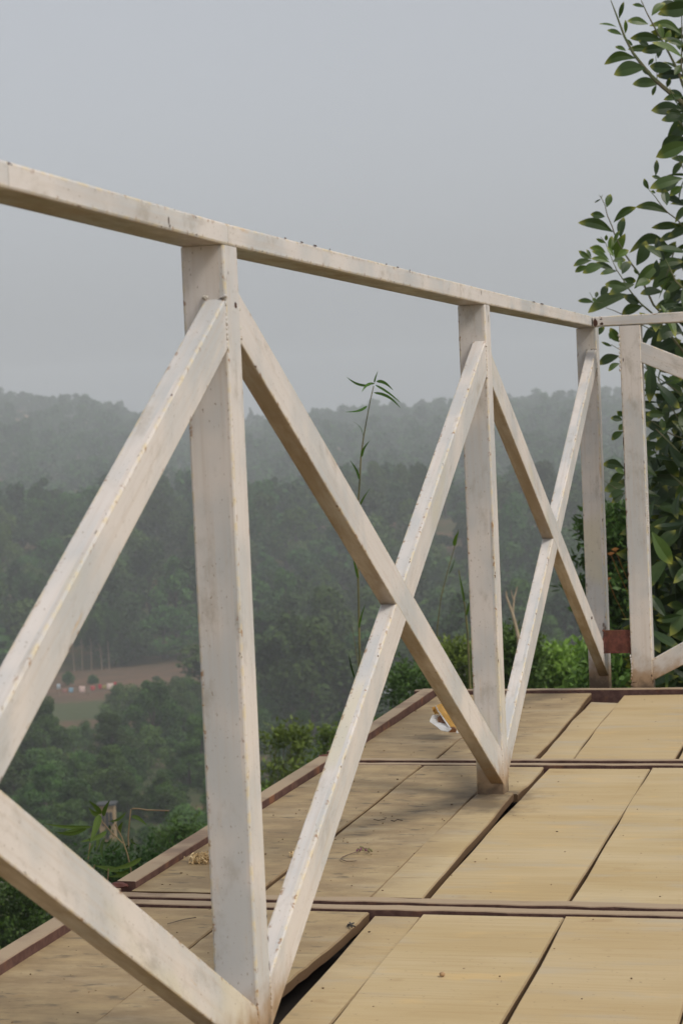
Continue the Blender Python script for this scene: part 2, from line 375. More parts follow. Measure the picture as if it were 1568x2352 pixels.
# near row
board([(-.530, -.56), (-.267, -.56), (-.272, .738), (-.508, .738)], .003)
board([(-.262, -.56), (-.105, -.56), (-.0455, .738), (-.268, .738)], .004, rough=.0016, subdiv=40)
board([(.0000, -.56), (.058, -.56), (.0385, .738), (-.0395, .738)], -.002)
board([(.0605, -.56), (.281, -.56), (.2695, .738), (.0410, .738)], .001)
board([(.285, -.56), (.512, -.56), (.489, .738), (.2730, .738)], .002)
board([(.516, -.56), (.747, -.56), (.728, .738), (.492, .738)], .001)
for i in range(5): board([(.750 + .24 * i, -.56), (.986 + .24 * i, -.56), (.968 + .24 * i, .738), (.732 + .24 * i, .738)], .001)
# rows behind the camera side
for (ya, yb) in ((-1.85, -.64), (-3.2, -1.93)):
    for i in range(11): board([(-.52 + .24 * i, ya), (-.284 + .24 * i, ya), (-.284 + .24 * i, yb), (-.52 + .24 * i, yb)], .001 * (i % 3), subdiv=5)

def strip(pts, w, z0, z1, name='steel_strip', mat=OXIDE, ragged=0.0):
    """flat steel strip along pts (x,y) = its centre line"""
    m = MB(); vs = []; N = len(pts)
    P = [np.array(p, float) for p in pts]
    for i in range(N):
        d = P[min(i + 1, N - 1)] - P[max(i - 1, 0)]; d /= np.linalg.norm(d); n_ = np.array([-d[1], d[0]])
        a = P[i] + n_ * w / 2 * (1 + random.uniform(-1, 1) * ragged); b = P[i] - n_ * w / 2 * (1 + random.uniform(-1, 1) * ragged); bv = min(.0015, (z1 - z0) * .4)
        dz = random.uniform(-1, 1) * ragged * .002
        vs += [(*a, z0), (*a, z1 - bv + dz), (*(a - n_ * bv), z1 + dz), (*(b + n_ * bv), z1 + dz), (*b, z1 - bv + dz), (*b, z0)]
    fs = [(i * 6 + k, i * 6 + (k + 1) % 6, (i + 1) * 6 + (k + 1) % 6, (i + 1) * 6 + k) for i in range(N - 1) for k in range(6)] + [tuple(range(5, -1, -1)), tuple((N - 1) * 6 + k for k in range(6))]
    m.add(vs, fs); return m.build(name, mat, deck)
def lin(a, b, n): return [(a[0] + (b[0] - a[0]) * i / n, a[1] + (b[1] - a[1]) * i / n) for i in range(n + 1)]
strip(lin((-.515, 2.137), (2.1, 2.137), 60), .021, -.02, .0065, ragged=.2)
strip(lin((-.470, 2.095), (2.1, 2.086), 60), .022, -.02, .0040, ragged=.2)
strip(lin((-.520, .808), (2.1, .796), 70), .028, -.02, .0072, ragged=.2)
strip(lin((-.488, .768), (2.1, .757), 70), .027, -.02, .0048, ragged=.2)
strip(lin((-.53, -.585), (2.1, -.585), 10), .03, -.02, .006)
strip(lin((-.53, -.62), (2.1, -.62), 10), .03, -.02, .006)
strip(lin((-.53, -1.89), (2.1, -1.89), 10), .06, -.02, .006)
strip(lin((-.540, 3.236), (2.1, 3.246), 50), .030, -.055, .0130, name='edge_strip', ragged=.2)
# raised outer kerb in sections
KERB = [((-.497, 3.222), (-.490, 2.165)), ((-.492, 2.10), (-.506, .850)), ((-.512, .800), (-.534, -.56)), ((-.53, -.64), (-.53, -1.9)), ((-.53, -1.95), (-.53, -3.2))]
for a, b in KERB: strip(lin(a, b, 26), .036, -.06, .0190, name='edge_strip', ragged=.03)
m = MB(); m.blob((-.500, 2.142, .012), (.024, .012, .004), 2, jit=.25); m.build('weld', PLATE, deck)
m = MB(); m.blob((-.512, .832, .016), (.018, .012, .005), 2, jit=.25); m.build('weld', PLATE, deck)
# frame below
m = MB()
for y in (3.20, 2.118, .785, -.60, -1.89, -3.2): m.box(-.50, -.201, y - .03, y + .03, -.11, -.024); m.box(.121, 2.1, y - .03, y + .03, -.11, -.024)
for x in (-.50, .75, 2.06): m.box(x - .03, x + .03, -3.2, 3.2, -.21, -.112)
m.box(-.20, .12, -3.1, 3.17, -.111, -.075); m.build('frame_and_gap_shade', DARK, deck)  # wide dark box added under the board gaps so they read as shade
for x in (-.47, .75, 2.03):
    for y in (3.15, .75, -1.9, -3.15):
        z = float(ground_z(np.array(x), np.array(y)))
        m = MB(); m.tube([(x, y, z - .3), (x, y, -.212)], .05, 10); m.build('stilt', DARK, deck)

# ------------------------------------------------------------------ railing
rail = empty('metal_railing', (-.028, 1.7, 0))
tag(rail, 'white painted steel railing with crossed diagonal braces and rust at its corners', 'railing')
def rb(m, name): 
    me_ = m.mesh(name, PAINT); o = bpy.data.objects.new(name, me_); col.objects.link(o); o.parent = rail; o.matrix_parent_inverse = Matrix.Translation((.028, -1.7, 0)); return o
H = 1.05; HR = .0278; D = .0567; W = .0540
# side top rail: welded lengths
TOP = [(-1.72, 1.0560), (-.633, 1.0515), (.020, 1.0465), (1.745, 1.0495), (3.405, 1.0535)]
BOT = [(-1.72, 1.0290), (-.633, 1.0250), (.020, 1.0190), (1.745, 1.0185), (3.405, 1.0250)]
for i in range(4):
    (y0, t0), (y1, t1) = TOP[i], TOP[i + 1]; b0, b1 = BOT[i][1], BOT[i + 1][1]
    m = MB(); g_ = .0004
    m.bar([(0, y0 + g_, b0), (0, y0 + g_, t0), (-D, y0 + g_, t0), (-D, y0 + g_, b0)], [(0, y1 - g_, b1), (0, y1 - g_, t1), (-D, y1 - g_, t1), (-D, y1 - g_, b1)], bev=.003)
    rb(m, 'top_rail')
def post(y, zb, zt, x0=-D, x1=0., y1=None):
    m = MB(); y1 = y1 or y + W
    m.bar([(x1 + .0003, y, zb), (x1 + .0003, y1, zb), (x0, y1, zb), (x0, y, zb)], [(x1 + .0003, y, zt), (x1 + .0003, y1, zt), (x0, y1, zt), (x0, y, zt)], bev=.003)
    return rb(m, 'post')
post(-1.70, -.05, 1.0285); post(0, -.05, 1.0188); post(1.6927, .0095, 1.0180); post(3.3480, -.16, 1.0240)
BD = .0284
def brace(a, b, thin=0.0, welds=()):
    """a, b: (Y, Z upper, Z lower) on the inner face"""
    m = MB(); q = lambda t: [(-.0004 - thin, t[0], t[1]), (-.0004 - thin, t[0], t[2]), (-BD + thin, t[0], t[2]), (-BD + thin, t[0], t[1])]
    m.bar(q(a), q(b), bev=.0026)
    for (y, z0, z1) in welds:
        n = max(3, int(abs(z1 - z0) / .005))
        for i in range(n):
            m.blob((-.001 + random.uniform(-.001, .001), y, z0 + (z1 - z0) * i / (n - 1)), (.0016, .0026, .0032), 1)
    return rb(m, 'brace')
def ln(p, q, y): return p[1] + (q[1] - p[1]) * (y - p[0]) / (q[0] - p[0])
def br(u, l, y0, y1, thin=0., welds=()):
    brace((y0, ln(*u, y0), ln(*l, y0)), (y1, ln(*u, y1), ln(*l, y1)), thin, welds)
br(((0, .9525), (-.7114, .544)), ((0, .8890), (-.7087, .488)), .004, -1.66, 0, [(-.001, .892, .952)])
br(((-.7087, .4745), (-.0705, .1085)), ((-.7261, .4195), (-.1716, .1000)), -1.66, .004, .0004, [(-.001, .003, .066)])
br(((.0563, .9625), (1.6955, .1020)), ((.0591, .8969), (1.6908, .0345)), .050, 1.6965, 0, [(.0553, .900, .96), (1.692, .036, .10)])
br(((.0568, .0900), (1.672, .9334)), ((.0774, .0350), (1.6759, .8640)), .050, 1.6965, .0004, [(.0553, .03, .09), (1.692, .87, .93)])
br(((1.7602, .1130), (3.3004, .9380)), ((1.7589, .0468), (3.1195, .7863)), 1.744, 3.352, .0004, [(3.347, .89, .955), (1.7475, .04, .10)])
br(((1.7495, .9191), (2.9864, .2871)), ((1.7448, .8520), (3.3167, .0500)), 1.744, 3.352, 0, [(3.347, .04, .10), (1.7475, .86, .92)])
# rough weld bumps on the shoulders where braces meet posts
for (y, z) in ((-.002, .955), (1.691, .935), (3.346, .965)):
    m = MB()
    for i in range(9): m.blob((-.0285 + .028 * random.choice((0, .1, .9, 1, 1, random.random())), y + random.uniform(-.002, .001), z - .001 + random.uniform(-.002, .002)), (.0035 * random.uniform(.5, 1.1), .002, .002 * random.uniform(.6, 1.3)), 1)
    rb(m, 'weld')
def chip(y, z, sy, sz, plane='a'):
    m = MB(); N = 11; vs = []
    for i in range(N):
        t = 6.283 * i / N; k_ = random.uniform(.65, 1.15); a_, b_ = sy * math.cos(t) * k_, sz * math.sin(t) * k_
        vs.append((.0007, y + a_, z + b_) if plane == 'a' else (y + a_, YB - .0007, z + b_))
    m.add(vs, [tuple(range(N))]); rb(m, 'rust_patch')
YB = 3.264
_rb = rb
def rb(m, name):
    o = _rb(m, name)
    if name == 'rust_patch': o.data.materials[0] = CHIP
    return o
CHIP = mat_flat('bare_rust', (.035, .014, .009), (.08, .032, .018), 300, .9)
for c_ in ((.037, .946, .0050, .0045), (-.197, 1.032, .0018, .0050), (-.194, 1.026, .0020, .0022), (.012, .985, .0012, .0020), (.052, .140, .0016, .0045), (.052, .105, .0015, .0085), (.050, .170, .0014, .0018), (1.746, .48, .0022, .0055), (3.05, .232, .012, .0045), (1.90, .762, .003, .002),
           (.35, 1.047, .008, .0011), (.42, 1.0472, .012, .0012), (.50, 1.0473, .004, .0012), (.27, 1.0468, .006, .001), (.85, 1.0475, .005, .0013), (.93, 1.0474, .009, .001), (1.02, 1.0477, .006, .001), (2.3, 1.0500, .02, .0013), (2.42, 1.0506, .03, .0014), (2.7, 1.0512, .012, .001), (2.95, 1.0516, .010, .001), (1.66, 1.040, .0022, .007), (1.71, 1.012, .0016, .008), (1.725, .99, .0014, .010)):
    chip(*c_)
for c_ in ((.011, 1.034, .0075, .0120), (.028, 1.030, .006, .004), (.026, 1.043, .004, .002), (.084, .928, .0016, .006), (.0765, .70, .0014, .02), (.0765, .62, .0013, .03), (.0765, .50, .0013, .012), (.0760, .40, .0012, .006), (.0760, .33, .0012, .008), (.134, .028, .0016, .006), (.131, .045, .002, .004), (.08, .0265, .01, .0012)):
    chip(*c_, plane='b')
# far end railing: plane Y = YB, faces the camera
TB = .0284
def hbar(x0, x1, zb0, zt0, zb1, zt1, name='top_rail', y0=YB, y1=YB + .045, bev=.003):
    m = MB(); m.bar([(x0, y0, zb0), (x0, y0, zt0), (x0, y1, zt0), (x0, y1, zb0)], [(x1, y0, zb1), (x1, y0, zt1), (x1, y1, zt1), (x1, y1, zb1)], bev=bev); return m
rb(hbar(.0035, 2.08, 1.0235, 1.0510, 1.017, 1.055), 'top_rail')
def bpost(x0, x1, zb, zt):
    m = MB(); m.bar([(x0, YB - .0003, zb), (x1, YB - .0003, zb), (x1, YB + .052, zb), (x0, YB + .052, zb)], [(x0, YB - .0003, zt), (x1, YB - .0003, zt), (x1, YB + .052, zt), (x0, YB + .052, zt)], bev=.003); return m
m = bpost(.0752, .1345, -.14, 1.0215)
for i in range(9): m.blob((.0752 + random.uniform(-.002, .001), YB, .90 + .012 * i), (.0025, .003, .005), 1)
for i in range(11): m.blob((.0752 + random.uniform(-.002, .001), YB, .01 + .009 * i), (.0025, .003, .005), 1)
rb(m, 'post')
rb(bpost(1.05, 1.11, -.14, 1.0190), 'post'); rb(bpost(2.02, 2.08, -.14, 1.0170), 'post')
def ebrace(x0, u0, l0, x1, u1, l1, thin=0):
    m = MB(); y0 = YB + .0006 + thin; y1 = YB + TB - thin
    m.bar([(x0, y0, l0), (x0, y0, u0), (x0, y1, u0), (x0, y1, l0)], [(x1, y0, l1), (x1, y0, u1), (x1, y1, u1), (x1, y1, l1)], bev=.0026)
    for i in range(10): m.blob((.1345 + random.uniform(-.001, .002), YB + .0022, l0 + (u0 - l0) * i / 9), (.003, .002, .004), 1)
    rb(m, 'brace')
ebrace(.130, .9775, .9190, 1.055, .9775 - .925 * .452, .9190 - .925 * .462)
ebrace(.130, .0880, .0290, 1.055, .0880 + .925 * .545, .029 + .925 * .505, .0005)
ebrace(1.105, .555, .49, 2.03, .977, .917); ebrace(1.105, .50, .44, 2.03, .09, .03, .0005)
# rusty plate between the two corner posts, with welding lumps
pm = MB(); pm.box(.002, .0755, YB + .004, YB + .009, .1085, .1735)
for i in range(12):
    t = i / 11
    pm.blob((.0015 + random.uniform(-.003, .002), YB + .003, .110 + .062 * t), (.0036, .0035, .0042), 1); pm.blob((.0745 + random.uniform(-.002, .002), YB + .003, .110 + .062 * t), (.0032, .003, .0040), 1)
o = pm.build('corner_plate', PLATE, rail); o.matrix_parent_inverse = Matrix.Translation((.028, -1.7, 0)); o['label'] = 'small rusty red plate welded between the two corner posts'
wm = MB()
for i in range(16): wm.blob((-.006 + random.uniform(-.004, .002), 3.3465 + random.uniform(-.002, .002), .112 + .07 * i / 15), (.004, .003, .0045), 1)
o = wm.build('weld', WELD, rail); o.matrix_parent_inverse = Matrix.Translation((.028, -1.7, 0))

# ------------------------------------------------------------------ litter on the deck
def crumb_mat(name, c): return mat_flat(name, c, tuple(x * 1.5 for x in c), 300, .8)
# curled wood shavings
def shavings(name, c, n, R, label):
    m = MB(); random.seed(sum(map(ord, label)))
    for i in range(n):
        a0 = random.random() * 6.28; rr_ = random.uniform(.0025, .0055); cx, cy = c[0] + random.gauss(0, R * .45), c[1] + random.gauss(0, R * .35)
        cz = .008 + abs(random.gauss(0, R * .25)); ax = np.array([random.gauss(0, 1), random.gauss(0, 1), random.gauss(0, .6)]); ax /= np.linalg.norm(ax)
        e1 = np.cross(ax, [0.1, .2, 1]); e1 /= np.linalg.norm(e1); e2 = np.cross(ax, e1); turns = random.uniform(.5, 1.6); w = random.uniform(.0006, .0013)
        vs = []; N = 12
        for k in range(N + 1):
            t = a0 + turns * 6.28 * k / N; p = np.array([cx, cy, cz]) + rr_ * (1 + .05 * k) * (math.cos(t) * e1 + math.sin(t) * e2) + ax * k * .0006
            vs += [p - ax * w, p + ax * w]
        for v_ in vs: v_[2] = max(v_[2], .0065)
        m.add(vs, [(2 * k, 2 * k + 1, 2 * k + 3, 2 * k + 2) for k in range(N)], tint=random.random())
    k = NT('wood_shaving'); k.base(k.mix(k.attr('tint'), (.72, .56, .32), (.50, .34, .16)), .7, .2)
    o = m.build(name, k.m, None, fix=False); tag(o, label, 'wood shavings'); return o
shavings('wood_shavings', (-.440, 1.055), 85, .022, 'curled pale wood shavings lying beside the outer kerb')
shavings('wood_shavings', (-.282, 1.115), 14, .007, 'tiny pale pinch of shavings half hidden behind a brace')
# dried flower with bent stem
fl = empty('dried_flower', (-.173, 1.199, .004)); tag(fl, 'dried purple flower head with a bent stem lying on the boards', 'flower')
def dk(z, q): 
    t = (z - CAM[2]) / (FWD + RIGHT * (q[0] - 784) / F - UP * (q[1] - 1176) / F)[2]
    return CAM + t * (FWD + RIGHT * (q[0] - 784) / F - UP * (q[1] - 1176) / F)
fz = lambda x, y: (717.7 + x * .10985, 1894.5 + y * .10985)
m = MB(); m.tube([dk(.0055, fz(*q)) - np.array(fl.location) for q in ((925, 758), (830, 770), (720, 772), (640, 745), (592, 715), (620, 685), (720, 640), (850, 595), (990, 562))], .0009, 6); m.build('stem', mat_flat('dry_stem', (.12, .08, .05), (.2, .14, .09), 90), fl)
m = MB()
for i in range(46):
    t = random.random(); q = (920 + 330 * t + random.gauss(0, 12), 535 + random.gauss(0, 22) - 40 * math.exp(-((t - .35) / .2) ** 2)); p = dk(.005 + random.random() * .009, fz(*q)) - np.array(fl.location)
    m.blob(p, random.uniform(.0012, .0024), 1, tint=1 if random.random() < .62 - .6 * t else 0)
k = NT('dried_petals'); k.base(k.mix(k.attr('tint'), (.22, .20, .10), (.20, .075, .12)), .8, .2); m.build('petals', k.m, fl)
# pebble and bits
m = MB(); m.blob((.1499, .386, .006), (.0042, .0036, .0034), 2, jit=.16); o = m.build('pebble', mat_flat('clay_lump', (.30, .18, .09), (.40, .26, .14), 200, .9), smooth=True); tag(o, 'small brown pebble resting alone on a near board', 'pebble')
m = MB()
for a, b in (((797, 2128), (812, 2121)), ((803, 2120), (808, 2131)), ((799, 2124), (815, 2129))): m.tube([dk(.006, a), dk(.009, ((a[0] + b[0]) / 2, (a[1] + b[1]) / 2)), dk(.006, b)], .0013, 6)
o = m.build('dead_bud', mat_flat('black_bud', (.015, .013, .012), (.04, .035, .03), 200)); tag(o, 'shrivelled black bud lying by the dark gap between near boards', 'twig')
m = MB(); m.tube([dk(.004, q) for q in ((898, 1885), (905, 1887), (912, 1883), (924, 1885))], .0009, 5); m.tube([dk(.004, q) for q in ((858, 1883), (870, 1885), (885, 1882))], .0007, 5)
o = m.build('twig', mat_flat('twig_bit', (.04, .03, .02), (.09, .06, .04), 90)); tag(o, 'thin broken dark twig lying on a stained board', 'twig')
m = MB(); m.tube([dk(.0068, q) for q in ((385, 2123), (405, 2117), (425, 2112), (450, 2108))], .0009, 5)
o = m.build('grass_stalk', mat_flat('stalk_bit', (.07, .05, .035), (.12, .09, .06), 90)); tag(o, 'thin dry stalk lying behind the nearest post foot', 'twig')
m = MB()
for i in range(420):
    y = random.uniform(-.2, 3.1); x = random.uniform(-.47, .75) if random.random() < .5 else random.uniform(-.47, .0)
    if abs(y - 2.11) < .06 or abs(y - .785) < .06: continue
    s_ = random.choice([.0008, .001, .001, .0014, .002]); m.blob((x, y, .0055 + .0045 * (x < -.25) * (y > .8) * .3), (s_ * random.uniform(.7, 1.6), s_, s_ * .6), 1, tint=random.random())
k = NT('grit'); k.base(k.mix(k.attr('tint'), (.06, .04, .025), (.24, .16, .09)), .9, .1)
o = m.build('dirt_crumbs', k.m); tag(o, 'scattered grit and wood crumbs on the boards', 'grit', kind='stuff')
# crumpled snack pack: folded card tray with gold lining
pk = empty('food_wrapper', (-.31, 2.56, .002)); tag(pk, 'torn white and gold food wrapper lying open behind a brace', 'wrapper')
wz = lambda x, y, dz=0: (975.9 + x * .07324, 1578.7 + y * .07324)
def wp(x, y, r): return at(*wz(x, y), r) - np.array(pk.location)
R0 = 4.985
def sheet(rows, name, mat, th=.0006):
    m = MB(); n = len(rows[0]); vs = [p for r_ in rows for p in r_]
    fs = [(i * n + j, i * n + j + 1, (i + 1) * n + j + 1, (i + 1) * n + j) for i in range(len(rows) - 1) for j in range(n - 1)]
    m.add(vs, fs); o = m.build(name, mat, pk, smooth=False, fix=False); md = o.modifiers.new('s', 'SOLIDIFY'); md.thickness = th; return o
GOLD = mat_flat('gold_foil', (.48, .26, .045), (.62, .36, .09), 60, .32, .3, .6); GOLD.node_tree.nodes['Principled BSDF'].inputs['Metallic'].default_value = .25
WHITE = mat_flat('white_card', (.60, .60, .60), (.70, .70, .70), 60, .4); BROWN = mat_flat('brown_print', (.12, .045, .015), (.17, .065, .02), 60, .4)
sheet([[wp(330, 585, R0), wp(480, 520, R0 + .02), wp(700, 560, R0 + .04)], [wp(420, 745, R0), wp(600, 720, R0 + .025), wp(820, 740, R0 + .05)], [wp(560, 950, R0), wp(740, 930, R0 + .03), wp(960, 960, R0 + .05)], [wp(680, 1120, R0 - .01), wp(840, 1120, R0 + .02), wp(1040, 1150, R0 + .04)], [wp(770, 1250, R0 - .02), wp(890, 1250, R0 + .01), wp(1120, 1330, R0 + .03)]], 'gold_flap', GOLD)
sheet([[wp(312, 585, R0 - .001), wp(340, 578, R0 - .002)], [wp(395, 750, R0 - .001), wp(432, 745, R0 - .002)], [wp(530, 950, R0 - .001), wp(572, 945, R0 - .002)], [wp(650, 1130, R0 - .011), wp(700, 1125, R0 - .012)], [wp(745, 1265, R0 - .022), wp(790, 1250, R0 - .022)]], 'card_edge', WHITE, .001)
sheet([[wp(200, 640, R0 + .01), wp(310, 610, R0 + .02), wp(360, 680, R0 + .005)], [wp(235, 720, R0 + .005), wp(310, 700, R0 + .015), wp(400, 770, R0)], [wp(265, 790, R0 + .012), wp(340, 760, R0 + .005), wp(430, 810, R0 + .002)], [wp(300, 850, R0 + .01), wp(370, 830, R0 + .015), wp(470, 860, R0 + .002)]], 'crumpled_foil', GOLD)
sheet([[wp(235, 870, R0 + .006), wp(340, 880, R0 + .01), wp(440, 885, R0 + .015)], [wp(170, 985, R0), wp(270, 1000, R0 + .006), wp(370, 1010, R0 + .012)], [wp(140, 1085, R0 - .012), wp(260, 1130, R0 - .008), wp(400, 1110, R0 + .004)], [wp(330, 1220, R0 - .016), wp(480, 1160, R0 - .004), wp(620, 1140, R0 + .002)], [wp(500, 1360, R0 - .022), wp(640, 1280, R0 - .02), wp(740, 1240, R0 - .014)], [wp(640, 1405, R0 - .022), wp(740, 1400, R0 - .024), wp(835, 1310, R0 - .026)]], 'white_card', WHITE)
sheet([[wp(385, 960, R0 + .004), wp(490, 880, R0 + .006)], [wp(415, 1100, R0 + .002), wp(560, 1010, R0 + .003)], [wp(610, 1140, R0 - .004), wp(660, 1140, R0 - .006)]], 'brown_panel', BROWN)
sheet([[wp(800, 1260, R0 - .018), wp(900, 1240, R0 + .0)], [wp(700, 1400, R0 - .02), wp(980, 1330, R0)], [wp(760, 1420, R0 - .012), wp(975, 1420, R0 + .002)]], 'brown_panel', BROWN)
sheet([[wp(985, 1370, R0 - .01), wp(1010, 1380, R0 - .004)], [wp(965, 1420, R0 - .012), wp(1045, 1455, R0 - .016)]], 'card_edge', WHITE)

# ------------------------------------------------------------------ vegetation builders
def leafcloud(c, R, n, s, asp=.5, flat=0.0, lobes=None, up=.15):
    """n small diamond leaves around lobe surfaces; returns verts (n*4,3), tint"""
    c = np.asarray(c, float)
    lb = rng.integers(0, len(lobes), n); L = np.array([l[0] for l in lobes])[lb]; lr = np.array([l[1] for l in lobes])[lb]
    d = rng.normal(size=(n, 3)); d[:, 2] += up; d /= np.linalg.norm(d, axis=1)[:, None]
    P = L + d * (lr * rng.random(n) ** .22)[:, None]
    nn = d * .6 + rng.normal(size=(n, 3)) * .7; nn /= np.linalg.norm(nn, axis=1)[:, None]
    a = np.cross(nn, rng.normal(size=(n, 3))); a /= np.linalg.norm(a, axis=1)[:, None]; b = np.cross(nn, a)
    sz = s * (.6 + .8 * rng.random(n)); a *= sz[:, None] * .5; b *= (sz * asp)[:, None] * .5
    V = np.stack([P - a, P + b, P + a * 1.1, P - b], 1) + c
    t = np.clip(.25 + .35 * rng.random(n) + .25 * rng.random(len(lobes))[lb] + .12 * d[:, 2], 0, 1)
    return V.reshape(-1, 3), t
def make_lobes(nl, R, H, z0, rl, seed, form='round'):
    r = np.random.default_rng(seed); out = []
    for i in range(nl):
        t = r.random(); a = r.random() * 6.28
        prof = max(.25, 1 - 1.9 * (t - .38) ** 2 / (.35 if t > .38 else .42)) if form == 'round' else (1 - t) ** .6 * .9 + .12
        rad = R * prof * math.sqrt(r.random()) * .85
        out.append(((rad * math.cos(a), rad * math.sin(a), z0 + H * t), rl * R * (.6 + .6 * r.random()) * (1 - .3 * t)))
    return out
def proto_tree(seed, n, s, R=.36, z0=.22, nl=16, rl=.42, form='round', mat=FOREST):
    lobes = make_lobes(nl, R, .95 - z0 - rl * R * .5, z0, rl, seed, form)
    V, t = leafcloud((0, 0, 0), R, n, s, .6, lobes=lobes)
    crown = fast_mesh('crown', V, 4, t, mat)
    m = MB(); r = random.Random(seed)
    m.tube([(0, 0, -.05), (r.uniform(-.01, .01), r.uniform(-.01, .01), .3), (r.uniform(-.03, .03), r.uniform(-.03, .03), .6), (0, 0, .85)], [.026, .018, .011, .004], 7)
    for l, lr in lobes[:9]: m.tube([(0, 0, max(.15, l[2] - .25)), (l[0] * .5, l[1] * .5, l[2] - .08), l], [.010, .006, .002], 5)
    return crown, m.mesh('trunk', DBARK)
def plant_tree(name, meshes, loc, h, w, label, cat='tree', group=None, parts=True, rz=None):
    root = empty(name, tuple(loc), random.random() * 6.28 if rz is None else rz, (w, w, h)); tag(root, label, cat, group)
    for nm, me_ in (('trunk', meshes[1]), ('crown', meshes[0])):
        o = bpy.data.objects.new(nm, me_); col.objects.link(o); o.parent = root
    return root
NEAR = [proto_tree(s, 22000, .022, R=.40, z0=.06, nl=46, rl=.30, form='round', mat=NEARF) for s in (1, 2, 3)] + [proto_tree(9, 20000, .021, R=.34, z0=.06, nl=40, rl=.32, mat=NEARF)]
MID = [proto_tree(s, 3200, .045, nl=13, rl=.50) for s in (11, 12, 13)] + [proto_tree(14, 2600, .045, R=.28, nl=18, rl=.4), proto_tree(15, 2200, .045, R=.30, z0=.35, nl=14, rl=.36)]
FAR = [proto_tree(s, 320, .11, nl=6, rl=.62) for s in (21, 22, 23)]

def ground_at(px, r):
    p = at(px, 961, r); return np.array([p[0], p[1], float(ground_z(p[0], p[1]))])
# foreground trees, traced one by one: px centre, top py, width px, distance, mesh, label
FT = [(345, 1552, 165, 150, 0, 'bright green full crowned tree standing in front of the washing line'),
      (250, 1628, 125, 132, 1, 'rounded green tree below and left of the full crowned one'),
      (95, 1596, 130, 132, 2, 'green tree at the left edge below the open field'),
      (248, 1695, 150, 108, 3, 'dark round tree low in the valley between two greener ones'),
      (455, 1636, 130, 128, 1, 'green tree partly hidden behind the nearest white post'),
      (372, 1768, 105, 98, 0, 'small bushy tree beside the red earth bank'),
      (100, 1745, 150, 98, 1, 'olive green tree at the left below the valley clearing'),
      (430, 1700, 130, 118, 2, 'dark tree just left of the nearest white post'),
      (180, 1790, 120, 92, 3, 'low dark tree behind the bamboo leaves'),
      (20, 1700, 120, 112, 0, 'tree cut by the left edge below the crossed braces'),
      (290, 1780, 110, 100, 2, 'dull green tree above the small brick shed'),
      (650, 1480, 190, 185, 0, 'tall dark tree right of the nearest white post'),
      (560, 1560, 160, 150, 2, 'broad tree right behind the nearest white post'),
      (690, 1612, 120, 125, 3, 'shaded dark tree hiding the little grey roofed hut'),
      (760, 1510, 170, 160, 1, 'dark tree left of the crossing braces in the valley'),
      (800, 1620, 150, 105, 2, 'shaded tree just above the outer deck corner'),
      (1010, 1440, 150, 170, 0, 'tree behind the lower house roof'),
      (1250, 1400, 170, 170, 1, 'dark tree seen between the far diagonal braces')]
for px, py, w, r, k, lab in FT:
    top = at(px, py, r); gz_ = ground_at(px, r)[2]; base = np.array([top[0], top[1], gz_ - .2]); h = max(2.5, top[2] - base[2]); wd = w / F * r / .66
    plant_tree('leafy_tree', NEAR[k], base, h, wd, lab)
# forest on the slope beyond the field, one by one
placed = 0; stuff_pts = []
gp = 'dark trees covering the slope beyond the field'; lp = 'dark green tree in the dense hazy forest on the middle slope'
r = 150.0
while r < 352:
    sp = 8.6 if r > 236 else 8.0
    for px in np.arange(-260, 1830, sp / r * F):
        x = px + rng.uniform(-.4, .4) * sp / r * F; rj = r + rng.uniform(-3, 3)
        if 205 < rj < 238 and 40 < x < 495: continue
        if rj <= 205 and x < 490: continue
        if rj < 178 and x > 1100: continue
        if 985 < x < 1048 and 268 < rj < 338: continue
        if 846 < x < 886 and 205 < rj < 254: continue
        p = ground_at(x, rj); h = rng.uniform(6.8, 12.5); w = rng.uniform(8, 14)
        k = int(rng.integers(0, 5))
        if -60 < x < 1640:
            plant_tree('forest_tree', MID[k], (p[0], p[1], p[2] - .3), h, w, lp, group=gp); placed += 1
        else: stuff_pts.append((p, h, w, k))
    r += 7.2
print('forest trees', placed)
def merged(name, pts, protos, label):
    Vs = []; Ts = []
    base = []
    for c, _ in protos:
        n = len(c.vertices); a = np.empty(n * 3, np.float32); c.vertices.foreach_get('co', a); t = np.empty(n, np.float32); c.attributes['tint'].data.foreach_get('value', t); base.append((a.reshape(-1, 3), t[::4]))
    for p, h, w, k in pts:
        a, t = base[k % len(base)]; th = random.random() * 6.28; cs, sn = math.cos(th), math.sin(th)
        V = np.stack([(a[:, 0] * cs - a[:, 1] * sn) * w + p[0], (a[:, 0] * sn + a[:, 1] * cs) * w + p[1], a[:, 2] * h + p[2] - .3], 1); Vs.append(V); Ts.append(np.clip(t + random.uniform(-.3, .3), 0, 1))
    o = link(name, fast_mesh(name, np.concatenate(Vs), 4, np.concatenate(Ts), FOREST)); tag(o, label, 'forest', kind='stuff'); return o
for r in np.arange(356, 1030, 9.5):
    for px in np.arange(-700, 2300, 8.2 / r * F):
        x = px + rng.uniform(-.5, .5) * 8 / r * F; rj = r + rng.uniform(-5, 5)
        if 20 < x < 190 and 820 < rj < 935 and rng.random() < .88: continue
        stuff_pts.append((ground_at(x, rj), rng.uniform(6.5, 12.5), rng.uniform(8.5, 14), int(rng.integers(0, 3))))
merged('distant_forest', stuff_pts, FAR, 'mass of hazy trees covering the far hills')
